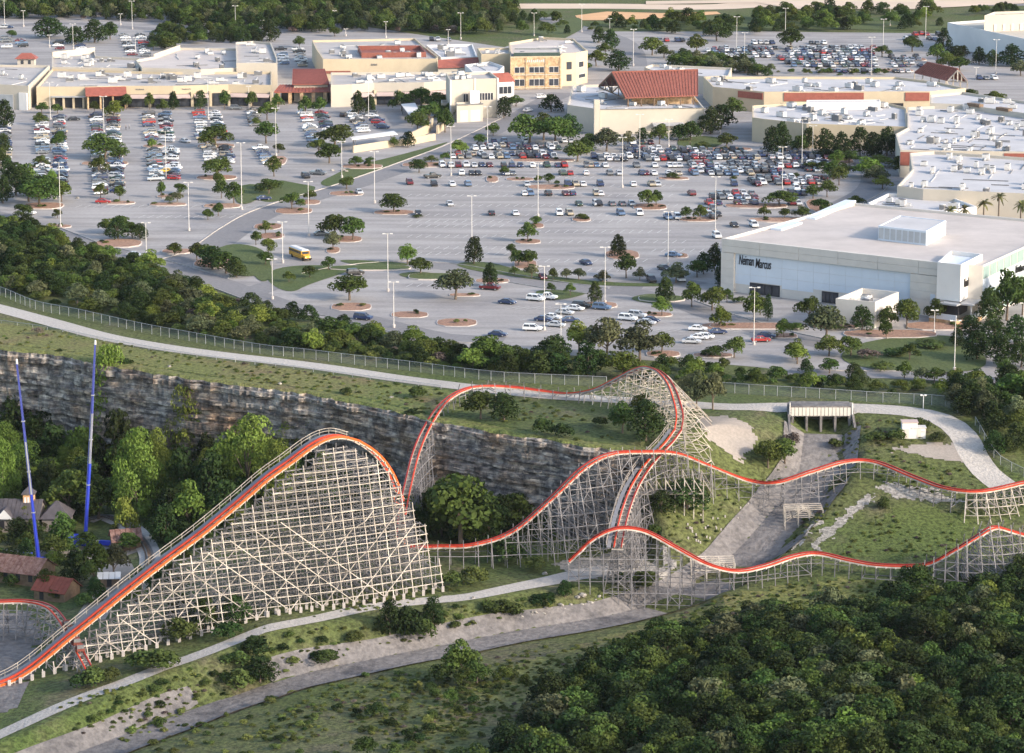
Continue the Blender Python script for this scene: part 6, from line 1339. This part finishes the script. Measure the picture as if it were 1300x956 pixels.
def shed(u, v, wx, wy, hw, hr, rz, mw, mr, name, lab, cat='building', extra=True):
    b = GT(u, v); b.y += wy * .5; t = thing(name, lab, cat, b); cs, sn = math.cos(rz), math.sin(rz)
    T = lambda x, y, z: Vector((b.x + x * cs - y * sn, b.y + x * sn + y * cs, b.z + z)); a, c = wx / 2, wy / 2
    mb = MB(); mb.box((b.x, b.y, b.z - .5), (wx, wy, hw + .5), rz)
    for s in (-1, 1): mb.poly([T(s * a, -c, hw), T(s * a, c, hw), T(s * a, 0, hw + hr - .1)])
    mb.build('wall', mw, t); o = .5
    for s in (-1, 1):
        mb = MB(); nn = max(4, int(wx / .9))
        for k in range(nn):
            x0 = -a - o + (wx + 2 * o) * k / nn; x1 = -a - o + (wx + 2 * o) * (k + .93) / nn; dz_ = Vector((0, 0, .08 + .05 * (k % 2))); e = [T(x0, s * (c + o), hw - hr * o / c), T(x1, s * (c + o), hw - hr * o / c), T(x1, 0, hw + hr), T(x0, 0, hw + hr)]
            mb.hexa(e, [p + dz_ for p in e])
        mb.build('roof', mr, t)
    for k in range(max(1, int(wx / 3))):
        x = -a + (k + .5) * wx / max(1, int(wx / 3)); mb = MB(); e = [T(x - .5, -c - .06, .2 if k == 0 else .9), T(x + .5, -c - .06, .2 if k == 0 else .9), T(x + .5, -c + .05, .2 if k == 0 else .9), T(x - .5, -c + .05, .2 if k == 0 else .9)]; mb.hexa(e, [p + Z * 1.7 for p in e]); mb.build('door' if k == 0 else 'window', M_dark, t)
    return t, T, b
shed(24, 742, 12, 8, 2.8, 2.4, R(-22), M_wood, M_rust, 'rusty_shed', 'long open shed with a streaked rusty sheet roof'); shed(70, 764, 7.5, 6, 2.4, 2.2, R(-25), M_wood, M_barn, 'barn', 'small barn with a plain dark red roof beside the red track', 'barn'); shed(158, 700, 6, 5, 2.6, 1.8, R(15), M_wood, M_rust, 'rusty_shed', 'small rusty roofed shed inside the railway bend')
shed(207, 622, 4.5, 4, 2.2, 1.4, R(8), M_wood, M_rust, 'tin_shed', 'tiny tin roofed shed among the quarry trees'); shed(138, 746, 4, 3, 2.2, .7, R(5), M_wood, M_white, 'ticket_booth', 'small booth with a pale flat roof among bushes', 'booth')
t, T, b = shed(14, 676, 13, 9, 3.6, 3.0, R(-4), M_rooft2, M_slate, 'slate_house', 'slate roofed house with a dormer and a glazed orange cupola', 'house')
mb = MB(); q = [T(-3, -5.2, 3.2), T(1, -5.2, 3.2), T(-1, -5.2, 5.4)]; r_ = [T(-3, -1, 4.4), T(1, -1, 4.4), T(-1, -1, 5.6)]
mb.poly(q); mb.poly([q[0], q[2], r_[2], r_[0]], 1); mb.poly([q[2], q[1], r_[1], r_[2]], 1); mb.build('dormer', [M_white, M_slate], t)
mb = MB(); c = T(3.6, .3, 5.2); mb.box(c, (2.4, 2.4, 2.8)); cu = mb.build('cupola', M_sand, t); mb = MB(); mb.hexa([c + Vector((sx * 1.6, sy * 1.6, 2.8)) for sx, sy in ((-1, -1), (1, -1), (1, 1), (-1, 1))], [c + Vector((sx * .15, sy * .15, 4.3)) for sx, sy in ((-1, -1), (1, -1), (1, 1), (-1, 1))]); mb.build('cupola_roof', M_slate, cu)
for k in range(3): mb = MB(); mb.box((c.x - .7 + .7 * k, c.y - 1.22, c.z + .8), (.45, .08, 1.3)); mb.build('cupola_window', M_white, cu)
mb = MB(); c = T(10, 0, -.4); mb.box(c, (6, 7, 3.6)); mb.build('side_wing', M_rooft2, t); mb = MB(); mb.hexa([c + Vector((sx * 3.6, sy * 4.1, 3.5)) for sx, sy in ((-1, -1), (1, -1), (1, 1), (-1, 1))], [c + Vector((sx * .2, sy * .2, 6.8)) for sx, sy in ((-1, -1), (1, -1), (1, 1), (-1, 1))]); mb.build('wing_roof', M_slate, t)
# narrow gauge railway
RW = '110,662 130,656 150,662 168,672 182,688 190,704 189,720 180,738 168,752'
struct(ribbon('railway_bed', RW, 4.6, M_path, .12), 'pale ballast of the curved narrow railway')
P = smooth_line([GT(u, v) for u, v in pts(RW)], 1.0); F = frames([Vector((p.x, p.y, hz(p.x, p.y) + .32)) for p in P]); t = thing('railway_track', 'curved narrow railway with two dark rails below the quarry trees', 'railway', tuple(P[0]))
for s in (-1, 1): mb = MB(); loft(mb, F, s * .62, .22, .22); mb.build('rail', M_unitd, t)
mb = MB()
for i in range(0, len(F), 1): p, d, e = F[i]; mb.beam(p - e * 1.1 - Z * .1, p + e * 1.1 - Z * .1, .3, .12)
mb.build('sleepers', M_wood, t)
# windmill
p = GT(267, 626); t = thing('windmill', 'small grey farm windmill on a lattice tower among the trees', 'windmill', p); h = 7.5; mb = MB()
for sx in (-1, 1):
    for sy in (-1, 1): mb.beam(p + Vector((sx * .9, sy * .9, 0)), p + Vector((sx * .15, sy * .15, h)), .12)
for k in range(5):
    z = 1 + k * 1.3; r = .9 - .75 * z / h
    for a, b in (((-1, -1), (1, -1)), ((1, -1), (1, 1)), ((-1, -1), (-1, 1))): mb.beam(p + Vector((a[0] * r, a[1] * r, z)), p + Vector((b[0] * r, b[1] * r, z)), .09)
mb.build('lattice_tower', M_metal, t); hub = p + Vector((0, -.5, h)); mb = MB(); mb.cyl(hub, hub + Vector((0, .9, 0)), .2); mb.build('hub', M_metal, t)
for k in range(12):
    a = 2 * math.pi * k / 12; d = Vector((math.cos(a), 0, math.sin(a))); e = Vector((-d.z, .25, d.x)) ; mb = MB(); mb.hexa([hub + d * .3 - e * .08, hub + d * .3 + e * .08, hub + d * 1.6 + e * .26, hub + d * 1.6 - e * .26], [q + Vector((0, -.04, 0)) for q in (hub + d * .3 - e * .08, hub + d * .3 + e * .08, hub + d * 1.6 + e * .26, hub + d * 1.6 - e * .26)]); mb.build('blade', M_white, t)
mb = MB(); mb.hexa([hub + Vector((0, .9, -.1)), hub + Vector((0, 2.4, -.4)), hub + Vector((.05, 2.4, -.4)), hub + Vector((.05, .9, -.1))], [hub + Vector((0, .9, .1)), hub + Vector((0, 2.4, .5)), hub + Vector((.05, 2.4, .5)), hub + Vector((.05, .9, .1))]); mb.build('tail_vane', M_white, t)
# service sheds
for u, v, wx, wy, h, lab in ((1155, 557, 3.4, 2.6, 3.6, 'tall white service shed with a pinkish roof'), (1169, 557, 2.1, 2.2, 2.4, 'low white utility cabinet beside the taller shed')):
    b = GT(u, v); b.y += wy / 2; t = thing('service_shed', lab, 'shed', b); mb = MB(); mb.box((b.x, b.y, b.z - .4), (wx, wy, h + .4)); mb.build('wall', M_white, t); mb = MB(); mb.box((b.x, b.y, b.z + h), (wx + .3, wy + .3, .18)); mb.build('roof', M_pink if wx > 3 else M_unit, t)
    mb = MB(); mb.box((b.x - wx * .2, b.y - wy / 2 - .03, b.z + .1), (.9, .06, min(2.1, h - .3))); mb.build('door', M_lime, t)
    for k in range(2): mb = MB(); mb.box((b.x + wx * (.1 + .2 * k), b.y - wy / 2 - .03, b.z + h * .6), (.4, .06, .4)); mb.build('vent', M_unit, t)
# ================================================================== fences
def fence(s, lab, h=2.4, sp=3.0):
    P = smooth_line([GT(u, v) for u, v in pts(s)], sp); t = thing('chain_link_fence', lab, 'fence', tuple(P[0])); mm = MB(); rl = MB()
    for i, p in enumerate(P):
        p.z = hz(p.x, p.y); mb = MB(); mb.cyl(p - Z * .2, p + Z * h, .06, n=6); mb.build('post', M_metal, t)
        if i: a = P[i - 1]; mm.poly([a + Z * .05, p + Z * .05, p + Z * (h - .05), a + Z * (h - .05)]); rl.beam(a + Z * h, p + Z * h, .07)
    mm.build('mesh_panel', M_mesh, t); rl.build('top_rail', M_metal, t)
fence('-60,358 0,375 45,393 100,404 180,422 240,433 330,449 386,455 450,463 520,471 590,480 640,485 700,488 770,491', 'long grey chain link fence between the scrub and the rim road'); fence('915,498 970,502 1040,506 1100,510 1160,513 1200,516 1216,524', 'grey chain link fence in front of the hedge of shrubs')
fence('1238,540 1255,570 1270,590 1300,606', 'chain link fence beside the dark grove', 2.0)
fence('-60,403 60,419 150,437 250,454 350,466 470,482 560,494', 'low wire fence along the grass side of the rim road', .9, 5)
p = GT(1172, 520); t = thing('camera_post', 'white post with small twin lamps by the fence bend', 'post', p); mb = MB(); mb.cyl(p, p + Z * 3.4, .09); mb.build('pole', M_white, t)
for s in (-1, 1): mb = MB(); mb.box((p.x + s * .45, p.y, p.z + 3.2), (.5, .35, .3)); mb.build('lamp_head', M_white, t)
# boulders
rng = random.Random(4)
for u, v, s in [(115, 360, 1.6), (175, 378, 1.4), (180, 376, 1.2), (85, 367, .9), (147, 341, 1.2), (422, 217, 1.2), (436, 217, 1.5), (440, 218, 1.0), (98, 252, 1), (70, 253, 1), (740, 757, 1.2), (733, 759, .9), (712, 769, 1), (693, 772, .8), (675, 778, .7), (215, 466, .8), (355, 488, .8), (497, 505, .8), (600, 760, .7), (692, 729, 1)] + [(rng.uniform(655, 770), 0, rng.uniform(.4, .8)) for _ in range(14)]:
    if v == 0: v = 787 - (u - 650) * .235 + rng.uniform(-4, 3)
    p = GT(u, v); bm = bmesh.new(); bmesh.ops.create_icosphere(bm, subdivisions=2, radius=.62 * s)
    for q in bm.verts: q.co *= 1 + .45 * noise.noise(q.co * 1.6 / s + Vector((u, v, 0))); q.co.z *= .7
    me = bpy.data.meshes.new('boulder'); bm.to_mesh(me); bm.free(); me.materials.append(M_rocks); o = bpy.data.objects.new('boulder', me); COL.objects.link(o); o.location = p + Z * .15 * s
    pl = 'in the scrub clearing' if 330 < v < 400 else ('on the drive lawn' if v < 330 else ('on the channel bank' if v > 600 else 'on the rim grass'))
    tag(o, 'pale limestone boulder lying ' + pl, 'boulder', 'boulders ' + pl)
# people: one continuous skinned figure each
def person(u, v, lab, shirt, trousers, terr=True, ph=0):
    p = GT(u, v) if terr else G(u, v); me = bpy.data.meshes.new('person')
    vs = [(0, 0, .95), (0, 0, 1.2), (0, 0, 1.45), (0, 0, 1.56), (0, .02, 1.70), (.1, 0, .9), (.12, .12 + ph, .5), (.12, .02 + ph * 2, .06), (.12, -.12 + ph * 2, .03), (-.1, 0, .9), (-.12, -.12, .5), (-.12, .1, .06), (-.12, -.04, .03), (.2, 0, 1.42), (.27, .05, 1.14), (.26, -.1, .9), (-.2, 0, 1.42), (-.27, .02, 1.14), (-.26, -.12, .9)]
    es = [(0, 1), (1, 2), (2, 3), (3, 4), (0, 5), (5, 6), (6, 7), (7, 8), (0, 9), (9, 10), (10, 11), (11, 12), (2, 13), (13, 14), (14, 15), (2, 16), (16, 17), (17, 18)]
    rad = [.15, .14, .15, .06, .105, .1, .07, .05, .045, .1, .07, .05, .045, .07, .05, .04, .07, .05, .04]
    me.from_pydata(vs, es, []); bm = bmesh.new(); bm.from_mesh(me); sk = bm.verts.layers.skin.verify(); bm.verts.ensure_lookup_table()
    for i, r in enumerate(rad): bm.verts[i][sk].radius = (r, r * .8)
    bm.verts[0][sk].use_root = True; bm.to_mesh(me); bm.free(); o = bpy.data.objects.new('person', me); COL.objects.link(o)
    o.modifiers.new('skin', 'SKIN'); md = o.modifiers.new('sub', 'SUBSURF'); md.levels = md.render_levels = 1
    dg = bpy.context.evaluated_depsgraph_get(); m2 = bpy.data.meshes.new_from_object(o.evaluated_get(dg)); o.modifiers.clear(); o.data = m2
    m2.materials.clear()
    for m in (trousers, shirt, M_skin): m2.materials.append(m)
    for f in m2.polygons: z = f.center.z; f.material_index = 0 if z < .98 else (2 if z > 1.5 or (abs(f.center.x) > .23 and z < 1.1) else 1)
    o.location = p; tag(o, lab, 'person')
M_skin = mat('skin', (.45, .28, .2), var=.05)
person(118, 766, 'person in a white shirt walking on the paved walk', M_white, M_unitd); person(160, 165, 'person in dark clothes walking between the car columns', M_unitd, M_black, False, .1); person(164, 164, 'person in a grey top walking beside the car columns', M_metal, M_black, False)
person(876, 186, 'person in black standing below the red gabled hall', M_black, M_black, False)
# ================================================================== haze
mb = MB(); mb.box((0, 2300, -40), (8600, 5800, 209)); hz_o = mb.build('haze', [])
hm = bpy.data.materials.new('haze_air'); hm.use_nodes = True; n = hm.node_tree.nodes; n.clear(); ou = n.new('ShaderNodeOutputMaterial'); pv = n.new('ShaderNodeVolumePrincipled'); pv.inputs['Color'].default_value = (.86, .90, .97, 1); pv.inputs['Density'].default_value = .000014; pv.inputs['Anisotropy'].default_value = .2
hm.node_tree.links.new(pv.outputs[0], ou.inputs['Volume']); hz_o.data.materials.append(hm); tag(hz_o, 'thin bluish evening haze over the whole place', 'haze', kind='stuff')
